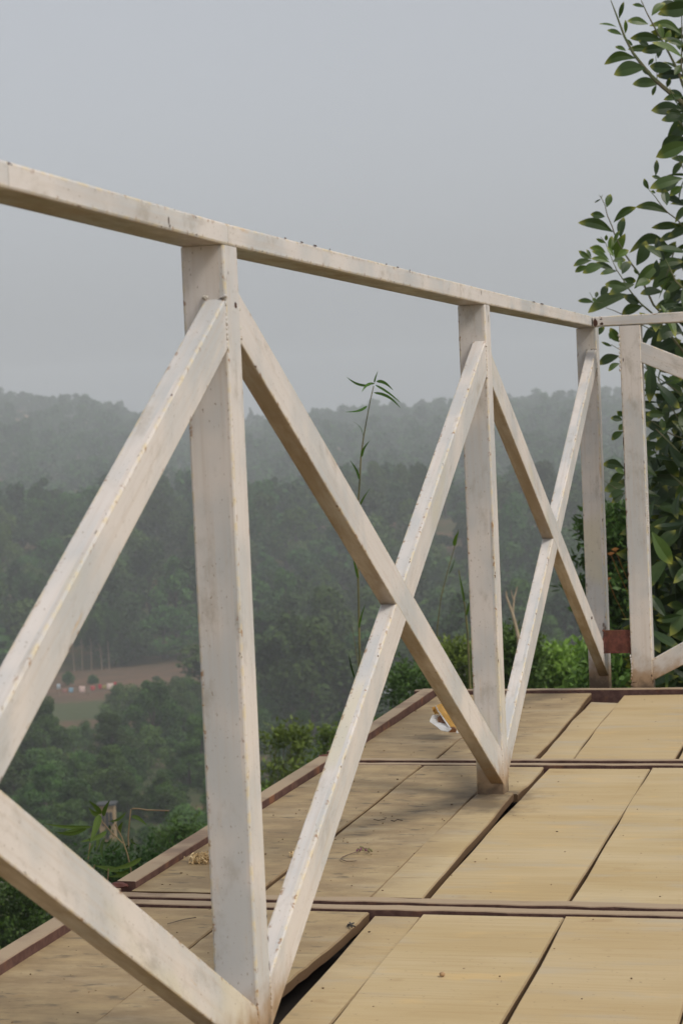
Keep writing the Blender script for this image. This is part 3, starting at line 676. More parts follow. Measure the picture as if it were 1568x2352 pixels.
# ridge line trees that stand out of the mist
for px, py, w, k, lab in ((150, 922, 42, 3, 'dense dark tree standing out on the left ridge line'), (212, 921, 52, 4, 'airy round tree on the ridge right of the dense dark one'), (575, 930, 24, 3, 'slim misty tree on the ridge beside the nearest white post'),
                          (1240, 897, 60, 0, 'tall rounded misty tree on the right ridge line'), (968, 905, 48, 4, 'faint pale tree on the ridge above the reed'), (40, 912, 80, 1, 'hazy tree clump on the ridge at the left edge')):
    top = at(px, py, 990); g0 = ground_at(px, 990); h = max(8, top[2] - g0[2]); plant_tree('ridge_tree', MID[k], (top[0], top[1], g0[2] - .3), h, w / F * 990 / .65, lab)

# shrubs close to the deck
def shrub(name, px, py, w, r, label, n=2600, s=.045, mat=SHRUB, hh=None, asp=.42, cat='shrub', base_z=None, nl=0, bright=0.0):
    """bush of many leafy sprays fanning up and out; py = its top in the photo"""
    top = at(px, py, r); gz_ = float(ground_z(top[0], top[1])); R = w / F * r / 2; Ht = top[2] - gz_
    root = empty(name, (top[0], top[1], gz_)); tag(root, label, cat)
    L = min(max(.22 * R + .12, .18), R * .9); ns = max(40, int(n / 9)); per = 22
    h0 = max(0, Ht - 4.5 * R)
    hz_ = Ht - (Ht - h0) * rng.random(ns) ** 1.15; th = rng.random(ns) * 6.283; k_ = np.clip((Ht - hz_) / (1.1 * R), 0, 1)
    rad = R * (.12 + .80 * k_ ** .6) * np.sqrt(rng.random(ns)) * (.75 + .5 * rng.random(ns)); hz_ = hz_ - L * .6 * (1 - k_)
    O = np.stack([rad * np.cos(th), rad * np.sin(th), hz_], 1); dv = np.stack([np.cos(th) * .7, np.sin(th) * .7, .75 + 0 * th], 1) + rng.normal(size=(ns, 3)) * .45; dv /= np.linalg.norm(dv, axis=1)[:, None]
    q = rng.random((ns, per)); Lp = L * (.6 + .8 * rng.random(ns))
    P = O[:, None] + dv[:, None] * (q * Lp[:, None])[..., None] + rng.normal(size=(ns, per, 3)) * s * .35
    a = dv[:, None] * .6 + rng.normal(size=(ns, per, 3)) * .75; a /= np.linalg.norm(a, axis=2)[..., None]; b = np.cross(a, rng.normal(size=(ns, per, 3))); b /= np.linalg.norm(b, axis=2)[..., None]
    sz = s * (.55 + .8 * rng.random((ns, per)))[..., None]; a = a * sz; b = b * sz * asp * .5
    V = np.stack([P, P + a * .45 + b, P + a, P + a * .45 - b], 2).reshape(-1, 3); t = np.clip(.15 + bright + .4 * q + .35 * rng.random((ns, 1)) + .1 * rng.random((ns, per)), 0, 1).ravel()
    link('foliage', fast_mesh('foliage', V, 4, t, mat), root)
    m = MB()
    for i in range(0, ns, max(1, ns // 16)): m.tube([(O[i, 0] * .1, O[i, 1] * .1, 0), (O[i, 0] * .6, O[i, 1] * .6, O[i, 2] * .6), O[i], O[i] + dv[i] * Lp[i]], [.008, .005, .0025, .001], 5)
    m.build('stem', TWIG, root); return root
shrub('leafy_sapling', 660, 1672, 95, 15, 'bright green leafy sapling just outside the deck kerb, left of a near brace', 800, .042)
shrub('leafy_sapling', 757, 1672, 60, 16, 'thin green sapling top seen beside the brace above the kerb', 600, .035)
shrub('green_bush', 945, 1530, 130, 17, 'dark leafy bush in front of the house roofs', 3000, .04, FOREST)
shrub('green_bush', 1050, 1478, 90, 18, 'bright bush left of the second white post', 2200, .045)
shrub('green_bush', 1188, 1456, 90, 14, 'dark bush right of the second white post with a dead twig above', 2400, .04, FOREST)
shrub('green_bush', 1290, 1490, 210, 16, 'wide light green bush beyond the far deck edge', 6500, .06)
shrub('green_bush', 1432, 1490, 190, 9.6, 'light green growth seen under the rusty corner plate', 4200, .045, SHRUBM)
shrub('green_bush', 1420, 1180, 130, 10.5, 'light leafed bush with orange leaves behind the corner posts', 5500, .045, SHRUBM)
shrub('green_bush', 1530, 1170, 150, 11.5, 'yellow green bush behind the dark acacia leaves', 6000, .045, SHRUBM)
shrub('green_bush', 60, 1990, 260, 12, 'deep green bush below the lowest brace at the left edge', 6500, .035, SHRUBM)
shrub('green_bush', 420, 1888, 170, 17, 'low green bush between the bamboo and the near post', 3800, .035, SHRUBM)
shrub('green_bush', 300, 1960, 200, 10, 'shadowy low bush beneath the bamboo leaves', 3500, .03, FOREST)
shrub('green_bush', 560, 1800, 110, 20, 'small bush on the slope behind the nearest post', 2000, .04)
shrub('green_bush', 835, 1650, 130, 22, 'shaded bush at the outer deck corner', 2400, .045, FOREST)
m = MB()
for q in ((1402, 1272), (1500, 1276), (1395, 1330), (1412, 1262)):
    p = at(q[0], q[1], 9.9); m.add([p + np.array(d) * .02 for d in ((-1, 0, 0), (0, 0, .45), (1, 0, .2), (0, .1, -.5))], [(0, 1, 2, 3)], tint=.5)
    m.tube([p, p + np.array([.02, .1, -.1]), p + np.array([.05, .45, -.3])], .002, 4)
o = m.build('dry_leaf', mat_flat('orange_leaf', (.35, .13, .03), (.48, .2, .05), 30), fix=False); tag(o, 'few withered orange leaves on thin twigs behind the corner post', 'leaf')
# dead pale twig
m = MB(); m.tube([at(*q, 13.2) for q in ((1200, 1600), (1190, 1463), (1177, 1410), (1163, 1372), (1162, 1358))], [.016, .012, .009, .006, .003], 6); m.tube([at(*q, 13.2) for q in ((1177, 1412), (1180, 1375), (1188, 1347))], [.008, .006, .003], 6); m.tube([at(*q, 13.2) for q in ((1178, 1378), (1173, 1356))], [.004, .002], 5)
o = m.build('dead_branch', PALEWOOD); tag(o, 'forked pale dead branch right of the second white post', 'branch')

# bushes filling the valley slope between the traced trees
BU = [proto_tree(s, 5000, .04, R=.5, z0=.03, nl=26, rl=.36, mat=NEARF) for s in (31, 32)]
nb = 0
for i in range(600):
    x = rng.uniform(-60, 860); r_ = 52 + 140 * rng.random() ** .8; p = ground_at(x, r_)
    if nb >= 200: break
    if r_ > 172 and 60 < x < 210: continue
    h = rng.uniform(1.2, 2.6) * (.6 + r_ / 220); plant_tree('valley_bush', BU[i % 2], (p[0], p[1], p[2] - .1), h, h * rng.uniform(1.0, 1.6), 'round green bush on the valley slope among the trees', 'bush', 'bushes on the valley slope'); nb += 1
# undergrowth on the near slope
pts = []; 
for i in range(5200):
    r_ = 5.5 + 62 * rng.random() ** 1.6; px = rng.uniform(-500, 2000); p = ground_at(px, r_)
    if -0.75 < p[0] < 2.3 and p[1] < 3.5: continue
    pts.append((p, r_))
Vs = []; Ts = []
for p, r_ in pts:
    k = 22; s_ = .03 + .0022 * r_; hgt = rng.uniform(.25, .8); sp = rng.uniform(.2, .6)
    V, t = leafcloud((p[0], p[1], p[2]), 1, k, s_, .4, lobes=[((0, 0, hgt * .5), sp)]); Vs.append(V); Ts.append(t)
o = link('undergrowth', fast_mesh('undergrowth', np.concatenate(Vs), 4, np.concatenate(Ts), SHRUB)); tag(o, 'low green undergrowth covering the slope below the deck', 'undergrowth', kind='stuff')

# ------------------------------------------------------------------ blades: bamboo and reeds
def blade(m, base, tip, w, bend=0.0, nrm=None, tint=.5, n=10, fold=.25, shape='lance', tipyel=True):
    base, tip = np.array(base, float), np.array(tip, float); d = tip - base; L = np.linalg.norm(d); d /= L
    nrm = np.array(nrm if nrm is not None else -FWD, float); nrm -= d * (nrm @ d); nrm /= np.linalg.norm(nrm); sd_ = np.cross(nrm, d)
    vs = []; ed = []
    for i in range(n + 1):
        t = i / n
        if shape == 'lance': ww = w * (math.sin(math.pi * min(1, t ** .62)) ** .8) * (1 - .15 * t)
        else: ww = w * max(0, math.sin(math.pi * min(1, t ** 1.12))) ** .78
        if t < .07: ww = max(ww * .25, w * .06)
        c = base + d * L * t + sd_ * bend * L * math.sin(math.pi * t) * .9 + nrm * L * .04 * math.sin(3 * t)
        vs += [c - sd_ * ww / 2 + nrm * fold * ww * .35, c, c + sd_ * ww / 2 + nrm * fold * ww * .35]; ed += [t, t, t]
    m.add(vs, [q for i in range(n) for q in ((3 * i, 3 * i + 1, 3 * i + 4, 3 * i + 3), (3 * i + 1, 3 * i + 2, 3 * i + 5, 3 * i + 4))], edge=ed if tipyel else [0] * len(ed), tint=tint)
bz = lambda x, y: (x * .3112, 1750.7 + y * .3112)
bam = empty('bamboo_plant', tuple(at(240, 2120, 4.6))); tag(bam, 'sprig of green bamboo leaves poking up beside the outer kerb', 'bamboo')
org = np.array(bam.location); lm = MB(); sm = MB()
for (x0, y0, x1, y1, w, b, t, dr) in ((735, 390, 665, 600, .018, .05, .8, 0), (745, 385, 655, 285, .011, -.05, .6, .02), (730, 385, 650, 335, .011, .1, .5, .05), (760, 400, 812, 280, .012, .0, .35, .1), (640, 490, 410, 515, .012, .1, .6, 0), (680, 480, 320, 455, .009, .03, .55, .08),
        (640, 500, 415, 540, .008, -.05, .3, .04), (790, 515, 590, 590, .011, .08, .65, 0), (770, 560, 760, 720, .012, -.05, .25, .03), (830, 545, 770, 640, .010, .05, .5, .02), (900, 575, 820, 660, .012, .1, .2, .05), (880, 520, 908, 440, .012, 0, .5, .05), (970, 400, 1085, 470, .010, .06, .6, .1),
        (960, 570, 1020, 615, .008, 0, .4, .05), (1045, 712, 805, 790, .012, .06, .6, 0), (880, 800, 690, 765, .014, .05, .3, .05), (960, 790, 840, 810, .012, .1, .5, 0), (950, 820, 800, 850, .010, .05, .5, .02), (720, 560, 700, 670, .009, .1, .45, .06), (930, 370, 800, 440, .008, .1, .25, .12), (690, 600, 640, 720, .007, .05, .5, .02)):
    blade(lm, at(*bz(x0, y0), 4.6 + dr) - org, at(*bz(x1, y1), 4.55 + dr) - org, w * 1.05, b, -FWD + rng.normal(size=3) * .35, min(1, t + .25), fold=.3)
lm.build('leaves', BAMBOO, bam, fix=False)
for q in (((850, 460), (900, 560), (940, 680), (965, 790), (975, 900)), ((965, 350), (955, 450), (945, 560), (950, 620)), ((735, 400), (760, 450), (830, 530), (905, 600)), ((975, 345), (1020, 345), (1080, 355), (1250, 362)), ((800, 790), (795, 870), (790, 950)), ((650, 720), (665, 600)), ((700, 760), (640, 900))):
    sm.tube([at(*bz(*p), 4.62) - org for p in q], .0016, 6)
sm.tube([at(*bz(975, 900), 4.62) - org, at(*bz(985, 1300), 4.6) - org, (0, 0, -1.6)], .004, 6)
sm.build('stem', mat_flat('bamboo_stem', (.20, .13, .07), (.30, .22, .11), 20), bam)

def reed(name, pts, r, leaves, label, rad=.0032, tintb=.4):
    p0 = at(*pts[-1], r); gz_ = float(ground_z(p0[0], p0[1])); root = empty(name, (p0[0], p0[1], gz_)); tag(root, label, 'reed'); o_ = np.array(root.location)
    P = [at(*q, r) - o_ for q in pts]; P.append(np.array([0.02, 0.02, 0])); N = len(P); m = MB()
    m.tube(P, [rad * (.35 + .65 * i / (N - 1)) for i in range(N)], 7); m.build('stem', mat_flat('reed_stem', (.075, .085, .035), (.17, .15, .05), 12), root)
    l = MB()
    for (x0, y0, x1, y1, w, b, t) in leaves: blade(l, at(x0, y0, r) - o_, at(x1, y1, r - .06) - o_, w, b, -FWD + rng.normal(size=3) * .25, t, fold=.3)
    l.build('leaves', BAMBOO, root, fix=False); return root
zz = lambda x, y: (574 + x * .3295, 889.7 + y * .3295)
rf = lambda x, y: (784 + x * .4998, 516.6 + y * .4998)
L_ = []
for (a, b, w, bd, t) in ((rf(130, 738), rf(20, 696), .008, .08, .25), (rf(152, 728), rf(92, 770), .009, -.1, .55), (rf(160, 718), rf(240, 762), .010, .1, .6), (rf(155, 735), rf(275, 820), .007, .03, .5), (rf(148, 770), rf(275, 845), .009, .1, .5), (rf(118, 832), rf(15, 860), .008, .1, .2), (rf(150, 725), rf(168, 668), .005, 0, .4),
                         (zz(778, 485), zz(836, 368), .008, .08, .4), (zz(762, 645), zz(695, 505), .007, -.06, .4), (zz(768, 820), zz(838, 700), .008, .1, .5), (zz(790, 350), zz(712, 235), .002, -.1, .3)):
    L_.append((*a, *b, w * .85, bd, t * .6))
reed('tall_reed', [zz(862, -10), zz(838, 90), zz(812, 230), zz(792, 340), zz(772, 490), zz(765, 640), zz(752, 820), (822, 1230), (822, 1330), (824, 1420), (826, 1530)], 4.9, L_ + [(822, 1330, 808, 1265, .006, 0, .4), (824, 1445, 840, 1385, .006, 0, .3)], 'tall thin reed with a tuft of blades rising above the hills between the posts')
reed('young_reed', [(1052, 1215), (1042, 1262), (1028, 1310), (1012, 1375), (1004, 1440), (1000, 1590)], 7.0, [(1043, 1255, 1054, 1218, .014, .05, .9), (1030, 1320, 1045, 1275, .006, 0, .4)], 'slender reed with a pale green tip left of the second white post', .003)
reed('green_reed', [(1053, 1310), (1060, 1350), (1068, 1400), (1074, 1460), (1077, 1530), (1080, 1600)], 6.5, [(1066, 1385, 1052, 1312, .008, 0, .5), (1070, 1415, 1080, 1375, .008, 0, .5)], 'thicker green reed stem close against the second white post', .0055)
reed('dry_reed', [(808, 1440), (815, 1480), (822, 1520), (826, 1560)], 5.6, [(815, 1560, 800, 1500, .006, 0, .1)], 'short dry reed at the foot of the tall one', .002)

# ------------------------------------------------------------------ acacia tree
ARx = 7.0
trunk_px = 1760
aroot_p = at(trunk_px, 1600, ARx + .2); az = float(ground_z(aroot_p[0], aroot_p[1]))
ac = empty('acacia_tree', (aroot_p[0], aroot_p[1], az)); tag(ac, 'acacia tree with dark glossy sickle leaves rising behind the far railing', 'tree'); ao = np.array(ac.location)
P7 = lambda x, y: (1262.8 + x * .3172, y * .3172)
Q1 = lambda x, y: (1280.3 + x * .1835, 401.9 + y * .1834)
Q2 = lambda x, y: (1366.4 + x * .183, 717.6 + y * .183)
lm = MB()
def aleaf(fr, x0, y0, x1, y1, wr, b=0.06, t=.3, dr=None):
    wr = min(wr * 1.18, .5); b = b * .8
    dr = rng.uniform(-.25, .25) if dr is None else dr
    p0, p1 = at(*fr(x0, y0), ARx + dr), at(*fr(x1, y1), ARx + dr + rng.uniform(-.03, .03)); L = np.linalg.norm(p1 - p0)
    blade(lm, p0 - ao, p1 - ao, L * wr, b, -FWD + rng.normal(size=3) * .2 + np.array([0, 0, .15]), t, n=11, fold=.25, shape='ac')
# bend > 0 bulges to the left of travel (seen from the camera)
for a in ((480, 192, 352, 172, .30, -.06, .55), (520, 250, 412, 215, .27, -.06, .45), (500, 130, 535, 8, .24, 0, .35), (545, 240, 545, 140, .28, 0, .6), (710, 172, 556, 150, .33, -.08, .55), (680, 50, 596, 30, .28, -.06, .4), (550, 365, 470, 335, .33, -.06, .5), (620, 420, 390, 465, .27, -.22, .4),
          (690, 490, 460, 540, .45, -.12, .3), (790, 605, 595, 608, .38, -.05, .4), (810, 290, 578, 275, .27, -.10, .3), (735, 110, 835, 20, .32, .1, .6), (950, 110, 775, 100, .30, -.14, .4), (955, 250, 715, 185, .22, -.26, .65), (820, 280, 790, 170, .35, .05, .7), (835, 310, 870, 215, .5, .05, .8), (960, 415, 735, 305, .2, -.1, .6),
          (750, 350, 560, 355, .22, -.04, .3), (840, 345, 660, 370, .32, -.05, .1), (745, 550, 665, 490, .3, .05, .15), (710, 470, 750, 420, .6, 0, .3), (885, 490, 720, 475, .45, .06, .12), (900, 540, 950, 470, .6, 0, .5), (845, 630, 870, 560, .7, 0, .3), (770, 615, 740, 690, .32, -.08, .3), (960, 700, 820, 720, .3, -.08, .35),
          (960, 790, 730, 800, .36, -.06, .12), (960, 830, 840, 810, .35, -.1, .2), (960, 855, 805, 870, .48, -.04, .2), (960, 990, 805, 1095, .36, -.2, .25), (960, 1060, 875, 1105, .5, -.1, .6), (765, 1270, 772, 1155, .28, 0, .25), (715, 1370, 680, 1290, .35, .08, .3), (800, 1285, 735, 1275, .35, .05, .2), (885, 1275, 958, 1170, .3, .1, .4),
          (960, 1290, 720, 1365, .28, -.06, .35), (930, 1310, 765, 1385, .35, -.05, .15), (845, 1485, 830, 1370, .45, .05, .15), (960, 1350, 865, 1415, .45, -.1, .65), (600, 330, 545, 280, .3, 0, .4), (960, 190, 905, 270, .4, 0, .3), (940, 360, 920, 290, .45, 0, .5), (780, 420, 800, 330, .4, 0, .2), (720, 330, 640, 290, .4, .05, .15), (960, 330, 850, 300, .3, -.1, .35), (960, 950, 925, 900, .8, 0, .3), (958, 60, 850, 55, .25, -.1, .6)):
    aleaf(P7, *a)
for a in ((590, 520, 408, 490, .45, -.04, .2), (690, 710, 250, 595, .25, -.14, .25), (612, 400, 660, 235, .45, 0, .45), (700, 590, 985, 400, .26, .16, .35), (1375, 475, 970, 400, .24, -.16, .3), (785, 780, 830, 525, .33, .08, .15), (710, 850, 775, 695, .3, .05, .85), (650, 990, 680, 760, .38, .02, .75), (720, 1060, 845, 730, .3, .12, .8),
          (740, 1030, 890, 940, .5, .1, .85), (600, 970, 395, 910, .3, -.1, .9), (640, 1060, 425, 950, .25, -.06, .6), (650, 1090, 415, 1045, .25, -.08, .6), (420, 1050, 260, 945, .32, .05, .4), (420, 1070, 195, 1140, .3, -.12, .4), (380, 1140, 215, 1215, .35, -.08, .6), (570, 1130, 310, 1230, .4, -.1, .4), (690, 1170, 480, 1090, .3, .05, .15),
          (740, 1200, 530, 1245, .3, -.08, .3), (1440, 950, 890, 980, .22, -.42, .25), (985, 1130, 1105, 820, .42, -.1, .15), (1310, 1050, 1085, 880, .33, -.08, .2), (805, 1240, 915, 1080, .55, .12, .12), (1568, 640, 1170, 660, .22, -.06, .3), (1568, 740, 1265, 830, .25, -.1, .3), (960, 1420, 1275, 1100, .28, .10, .45), (1180, 1440, 1470, 1190, .34, .12, .5),
          (1250, 1150, 1568, 1085, .28, .12, .3), (860, 1400, 590, 1365, .35, -.06, .3), (960, 1370, 640, 1500, .3, -.1, .3), (545, 1540, 620, 1380, .42, .05, .12), (450, 1595, 250, 1575, .3, -.06, .4), (900, 1500, 375, 1730, .24, -.12, .3), (1310, 1460, 1030, 1490, .38, -.08, .12), (980, 1390, 1165, 1320, .42, .08, .5), (1240, 1060, 1160, 1320, .4, .1, .08),
          (1030, 1600, 820, 1520, .5, 0, .08), (1060, 1640, 800, 1740, .4, -.1, .35), (1500, 1600, 1220, 1660, .35, -.1, .15), (1380, 1600, 1500, 1320, .4, .1, .2), (1340, 1600, 1380, 1440, .45, 0, .3), (820, 1300, 980, 1330, .6, 0, .2), (700, 1020, 620, 900, .35, 0, .85), (690, 1080, 850, 1060, .4, .05, .35), (770, 1060, 790, 1190, .4, 0, .6), (540, 300, 460, 345, .2, 0, .2), (545, 280, 510, 250, .3, 0, .3), (600, 850, 480, 795, .3, 0, .75), (605, 820, 610, 745, .3, 0, .7), (480, 1590, 440, 1540, .4, 0, .6), (475, 1540, 495, 1460, .4, 0, .2), (420, 1030, 360, 930, .3, 0, .3), (1000, 1240, 950, 1180, .3, 0, .3), (1225, 220, 1165, 200, .5, 0, .4)):
    aleaf(Q1, *a)
for a in ((300, 545, 38, 655, .36, -.10, .2), (310, 640, 165, 740, .33, -.18, .4), (210, 420, 75, 370, .2, .05, .4), (195, 330, 165, 262, .55, 0, .6), (300, 370, 185, 190, .42, .05, .35), (10, 290, 120, 180, .4, .05, .3), (700, 640, 680, 1130, .25, .04, .1), (345, 1350, 190, 1325, .5, -.05, .12), (350, 1400, 290, 1480, .5, 0, .5), (350, 1495, 205, 1605, .42, -.12, .35),
          (365, 1960, 92, 1905, .4, -.14, .15), (370, 2030, 250, 1950, .4, 0, .5), (370, 2020, 180, 2150, .42, -.1, .3), (370, 2180, 110, 2245, .42, -.1, .45), (370, 2240, 170, 2320, .4, -.05, .2), (360, 2280, 205, 2390, .4, -.1, .1), (350, 1300, 270, 1240, .4, 0, .4), (600, 350, 780, 160, .4, -.05, .12), (1090, 260, 770, 360, .45, -.3, .1), (760, 470, 1080, 350, .5, 0, .08), (870, 880, 1101, 830, .5, .05, .5), (880, 1110, 740, 1020, .35, 0, .15), (1101, 1110, 945, 1000, .6, .1, .12),
          (890, 1490, 640, 1380, .4, 0, .1), (860, 1520, 640, 1600, .35, -.1, .15), (900, 1490, 760, 1740, .4, .1, .3), (890, 1440, 1101, 1270, .35, .1, .2), (900, 1390, 890, 1150, .35, .05, .3), (870, 1290, 640, 1280, .4, -.1, .25), (830, 1330, 860, 1480, .4, 0, .35), (950, 1640, 960, 1830, .5, 0, .1)):
    aleaf(Q2, *a)
# fill of the crown body, beyond the traced outer sprays
dens = 0
for i in range(3000):
    y = rng.uniform(-250, 2050); x = 1480 + 620 * rng.random()
    lim = 1560 if y < 560 else (1500 if y < 760 else 1490)
    if x < lim: continue
    if y < 1080 and x < 1568 and rng.random() > (.22 if y < 560 else .62): continue
    dr = rng.uniform(-.25, .8); p0 = at(x, y, ARx + dr); a_ = rng.uniform(0, 6.28); dv = RIGHT * math.cos(a_) * 1.0 + np.array([0, 0, math.sin(a_) * .8 - .15]) + FWD * rng.normal() * .45
    dv /= np.linalg.norm(dv); L = rng.uniform(.085, .14)
    # leave the outer left boundary ragged
    if x < 1510 and dv @ RIGHT < -.2: L *= .8
    blade(lm, p0 - ao, p0 + dv * L - ao, L * rng.uniform(.26, .42), rng.uniform(-.15, .05), -FWD * .6 + rng.normal(size=3) * .6 + np.array([0, 0, .5]), float(np.clip(rng.beta(1.2, 3.5), 0, .5)), n=8, fold=.35, shape='ac')
for i in range(1500):
    x = 1490 + 560 * rng.random() ** 1.3; y = rng.uniform(1040, 1900); p0 = at(x, y, ARx + rng.uniform(0, .9)); a_ = rng.uniform(0, 6.28)
    dv = RIGHT * math.cos(a_) + np.array([0, 0, math.sin(a_) * .8 - .2]) + FWD * rng.normal() * .4; dv /= np.linalg.norm(dv); L = rng.uniform(.10, .15)
    blade(lm, p0 - ao, p0 + dv * L - ao, L * rng.uniform(.28, .44), rng.uniform(-.15, .05), -FWD * .6 + rng.normal(size=3) * .6 + np.array([0, 0, .5]), float(np.clip(rng.beta(1.1, 5), 0, .4)), n=6, fold=.35, shape='ac')
lm.build('crown', ACACIA, ac, fix=False)
bm_ = MB()
def stem(fr, pts, r0, r1, dr=0.0, tail=None):
    P = [at(*fr(*q), ARx + dr) - ao for q in pts]
    if tail is not None: P += [at(*t, ARx + dr) - ao for t in tail]
    N = len(P); bm_.tube(P, [r0 + (r1 - r0) * (i / (N - 1)) for i in range(N)], 6)
ID = lambda x, y: (x, y)
stem(P7, ((440, 0), (465, 65), (490, 130), (540, 265), (600, 380), (665, 465), (730, 545), (810, 620), (961, 745)), .0016, .010, 0, ((1640, 330), (1720, 520)))
stem(P7, ((660, 0), (700, 90), (770, 220), (860, 380), (930, 520), (961, 610)), .0016, .007, .1, ((1620, 300), (1720, 520)))
stem(P7, ((953, 110), (955, 300), (950, 480)), .002, .004, .05, ((1600, 300),))
stem(P7, ((765, 400), (770, 460), (775, 575)), .001, .0015, 0.02)
stem(Q1, ((545, 280), (590, 370), (620, 500), (680, 640), (710, 735), (770, 860), (850, 1000), (930, 1120), (1000, 1210), (1060, 1330)), .0012, .0045, .05, ((1500, 700), (1600, 800), (1740, 1000)))
stem(Q1, ((690, 1080), (740, 1190), (820, 1310), (900, 1440), (960, 1520), (1040, 1610), (1170, 1720)), .0012, .0045, -.05, ((1540, 770), (1640, 900), (1740, 1050)))
stem(Q1, ((1140, 180), (1220, 270), (1290, 370), (1380, 470), (1500, 560)), .0012, .003, 0, ((1600, 560), (1700, 700)))
stem(Q1, ((1480, 880), (1440, 1000), (1390, 1180), (1360, 1250), (1370, 1350)), .003, .002, .06)
stem(Q1, ((600, 1660), (700, 1695), (800, 1740)), .001, .002, -.05, ((1500, 760),))
stem(Q1, ((400, 1470), (440, 1540), (480, 1590), (560, 1600)), .0008, .0012, -.02)
stem(Q2, ((790, 820), (880, 1020), (960, 1190), (1030, 1320), (1101, 1420)), .0015, .004, 0, ((1620, 1040), (1740, 1200)))
stem(Q2, ((640, 1310), (760, 1400), (880, 1485), (980, 1540), (1101, 1580)), .0015, .003, .05, ((1640, 1060), (1740, 1200)))
stem(Q2, ((110, 2110), (240, 2200), (400, 2290), (700, 2400)), .001, .003, 0, ((1560, 1180), (1740, 1260)))
stem(Q2, ((200, 400), (300, 460), (420, 520)), .001, .002, 0, ((1500, 860), (1700, 1000)))
stem(Q1, ((520, 245), (545, 290)), .0006, .0009, .05); stem(Q1, ((560, 240), (548, 290)), .0006, .0009, .05); stem(Q1, ((535, 770), (600, 850), (690, 1080)), .0008, .0012, .0)
for i in range(60):
    x = rng.uniform(1500, 2050); y = rng.uniform(-200, 1950); stem(ID, ((x, y), (x + rng.uniform(20, 60), y + rng.uniform(30, 90)), ((x + trunk_px) / 2, y + 140), (trunk_px, y + 260)), .0015, .006, rng.uniform(-.3, .5))
bm_.build('branches', TWIG, ac)
tm = MB(); tp = [np.array([0, 0, -.2])] + [at(trunk_px + random.uniform(-12, 12), y, ARx + .2) - ao for y in (1900, 1500, 1100, 700, 300, -100, -500)]
tm.tube(tp, [.075, .062, .052, .045, .036, .028, .018, .008], 10); tm.build('trunk', BARK, ac)

# ------------------------------------------------------------------ things in the valley
wallm = mat_flat('whitewash', (.60, .60, .58), (.70, .70, .67), 2, .8); roofm = mat_flat('weathered_roof', (.16, .13, .12), (.24, .20, .18), 3, .8); tinm = mat_flat('pale_tin', (.50, .53, .55), (.62, .64, .65), 2, .5)
brick = mat_flat('mud_brick', (.26, .18, .10), (.36, .26, .15), 5, .9); darkw = mat_flat('dark_opening', (.03, .03, .03), (.05, .05, .05), 2)
def house(px, py, r, w, d, hw, label, roof=roofm, wall=wallm, rz=.3, pitch=.5, zoff=0):
    """py = roof ridge height in the photo"""
    top = at(px, py, r); z0 = top[2] - hw - pitch; gz_ = min(float(ground_z(top[0], top[1])), z0); root = empty('village_house', (top[0], top[1], z0), rz); tag(root, label, 'house')
    m = MB(); m.box(-w / 2, w / 2, -d / 2, d / 2, gz_ - z0 - .3, hw)
    m.add([(-w / 2, -d / 2, hw), (-w / 2, d / 2, hw), (-w / 2, 0, hw + pitch * .9), (w / 2, -d / 2, hw), (w / 2, d / 2, hw), (w / 2, 0, hw + pitch * .9)], [(0, 1, 2), (5, 4, 3)]); m.build('wall', wall, root)
    m = MB(); e = .35 * min(1, w / 2.5); t = .06
    for s in (-1, 1):
        m.add([(-w / 2 - e, s * (d / 2 + e), hw - e * pitch / (d / 2)), (w / 2 + e, s * (d / 2 + e), hw - e * pitch / (d / 2)), (w / 2 + e, 0, hw + pitch), (-w / 2 - e, 0, hw + pitch), (-w / 2 - e, s * (d / 2 + e), hw - e * pitch / (d / 2) + t), (w / 2 + e, s * (d / 2 + e), hw - e * pitch / (d / 2) + t), (w / 2 + e, 0, hw + pitch + t), (-w / 2 - e, 0, hw + pitch + t)], [(0, 1, 2, 3), (4, 5, 6, 7), (0, 1, 5, 4), (1, 2, 6, 5), (3, 0, 4, 7)])
    m.build('roof', roof, root)
    for x in (-w * .25, w * .28):
        m = MB(); m.box(x - w * .09, x + w * .09, -d / 2 - .03, -d / 2 + .02, hw * .4, hw * .8); m.build('window', darkw, root)
    m = MB(); m.box(-w * .09, w * .12, -d / 2 - .03, -d / 2 + .02, 0, hw * .8); m.build('door', darkw, root); return root
house(922, 1522, 190, 4.0, 3.5, 2.6, 'brown roofed white hut among trees behind the crossing braces', pitch=1.0, rz=.5)
house(893, 1570, 165, 3.0, 3.2, 2.7, 'lower pale roofed hut just above the outer deck corner', roof=tinm, pitch=.5, rz=.2)
house(1016, 1221, 333, 2.6, 2.2, 1.2, 'tiny white building high in the forest left of the second post', roof=tinm, pitch=.3)
house(866, 1398, 250, 2.6, 2.4, 2.6, 'white roofed house peeping through forest at the brace crossing', roof=tinm, pitch=.4, rz=.6)
house(672, 1602, 188, 1.0, 1.0, .7, 'small grey roofed hut in the shade right of the nearest post', roof=tinm, pitch=.3, rz=.2)
sh = house(246, 1846, 84, .62, .6, 1.4, 'small ochre brick shed behind the bamboo leaves', roof=darkw, wall=brick, pitch=.03, rz=.25); sh['category'] = 'shed'; sh.name = 'brick_shed'
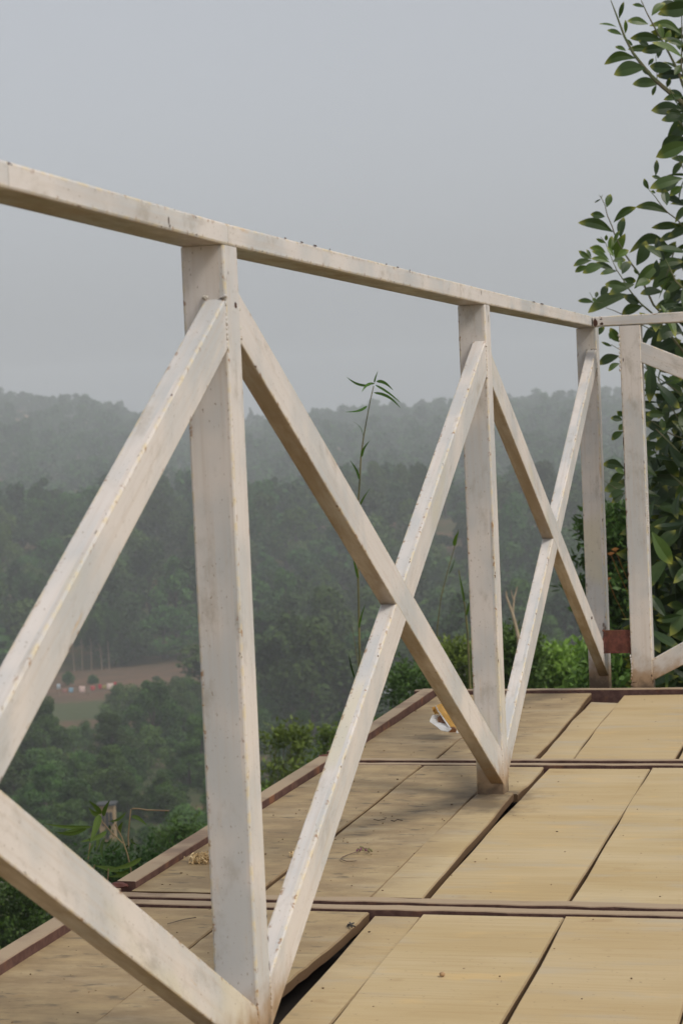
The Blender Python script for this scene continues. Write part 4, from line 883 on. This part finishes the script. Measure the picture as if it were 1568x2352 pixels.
# washing line with clothes
RL = 211.0
l3 = lambda x, y: (86.1 + x * .2563, 1406.3 + y * .2563)
lmh = MB(); A_, B_ = at(*l3(190, 672), RL), at(*l3(720, 640), RL)
lroot = empty('washing_line', tuple(A_ - np.array([0, 0, 1.4]))); tag(lroot, 'washing line strung between poles across the open field', 'washing line'); lo = np.array(lroot.location)
lmh.tube([A_ - lo, (A_ + B_) / 2 - lo - np.array([0, 0, .15]), B_ - lo], .02, 5); lmh.build('line', DARK, lroot)
for P_ in (A_, (A_ + B_) / 2, B_):
    m = MB(); gz_ = float(ground_z(P_[0], P_[1])); m.tube([(P_[0] - lo[0], P_[1] - lo[1], gz_ - lo[2] - .2), tuple(P_ - lo + np.array([0, 0, .08]))], .04, 6); m.build('pole', BARK, lroot)
CL = [((222, 265, 690, 722), (.33, .16, .14), 'dull pink cloth hanging at the left end of the line'), ((280, 320, 678, 720), (.22, .36, .46), 'light blue cloth hanging on the line'), ((373, 425, 665, 722), (.62, .46, .42), 'pale pink sheet hanging left on the line'), ((474, 515, 662, 702), (.45, .09, .09), 'red cloth hanging mid line'),
      ((545, 575, 648, 690), (.42, .05, .07), 'narrow crimson cloth hanging on the line'), ((578, 615, 655, 688), (.32, .27, .10), 'mustard cloth between crimson and white ones'), ((622, 680, 640, 692), (.72, .58, .52), 'large off white sheet hanging right on the line'), ((682, 708, 630, 652), (.55, .04, .07), 'small bright red cloth at the right end'), ((172, 205, 645, 690), (.45, .50, .55), 'pale blue grey cloth by the left pole')]
for (x0, x1, y0, y1), c, lab in CL:
    m = MB(); N = 8; vs = []
    for j in range(5):
        for i in range(N + 1):
            p = at(*l3(x0 + (x1 - x0) * i / N, y0 + (y1 - y0) * j / 4), RL + .08 * math.sin(i * 1.4) * j / 4); vs.append(p)
    m.add(vs, [(j * (N + 1) + i, j * (N + 1) + i + 1, (j + 1) * (N + 1) + i + 1, (j + 1) * (N + 1) + i) for j in range(4) for i in range(N)])
    k = NT('cloth'); k.base(c, .9, .1); o = m.build('hanging_cloth', k.m, smooth=True, fix=False); tag(o, lab, 'laundry', 'washing hung on the line'); md = o.modifiers.new('s', 'SOLIDIFY'); md.thickness = .02
# slim trunks at the forest foot
for i, (x, y0, y1) in enumerate(((330, 420, 515), (402, 400, 515), (482, 340, 505), (578, 380, 500), (645, 390, 495))):
    a_ = at(*l3(x, y1), 236); g0 = float(ground_z(a_[0], a_[1])); root = plant_tree('slim_tree', MID[4], (a_[0], a_[1], g0), 9.5, 5.5, 'slim pale trunked tree at the forest foot above the field', group='slim trees along the field edge')
    m = MB(); m.tube([(0, 0, -.2), (.1, 0, 3), (0, .1, 6)], [.07, .055, .04], 6); root2 = m.mesh('trunk', BARK)
    for ch in [c for c in root.children if c.name.startswith('trunk')]:
        ch.data = root2; ch.scale = (1 / 5.5, 1 / 5.5, 1 / 9.5)
# small bushes on the field
for (x, y, w, lab) in ((495, 575, 90, 'dark bush on the red field above the washing line'), (270, 545, 90, 'dim bush at the left of the red field'), (1065, 590, 60, 'small bush at the right end of the field')):
    q = l3(x, y); shrub('field_bush', q[0], q[1], w * .2563, 222, lab, 900, .16, FOREST, cat='bush', nl=10)

# ------------------------------------------------------------------ haze
m = MB(); m.box(-1500, 1500, -1500, 1500, -31, 50)
def hole(): pass
hz = m.build('haze'); tag(hz, 'grey mist filling the valley', 'haze', kind='stuff')
hm = bpy.data.materials.new('haze'); hm.use_nodes = True; t = hm.node_tree; t.nodes.clear(); out = t.nodes.new('ShaderNodeOutputMaterial'); pv = t.nodes.new('ShaderNodeVolumePrincipled')
pv.inputs['Color'].default_value = (.88, .925, .965, 1); pv.inputs['Density'].default_value = .0009; pv.inputs['Anisotropy'].default_value = .0
t.links.new(pv.outputs[0], out.inputs['Volume']); hz.data.materials.append(hm)
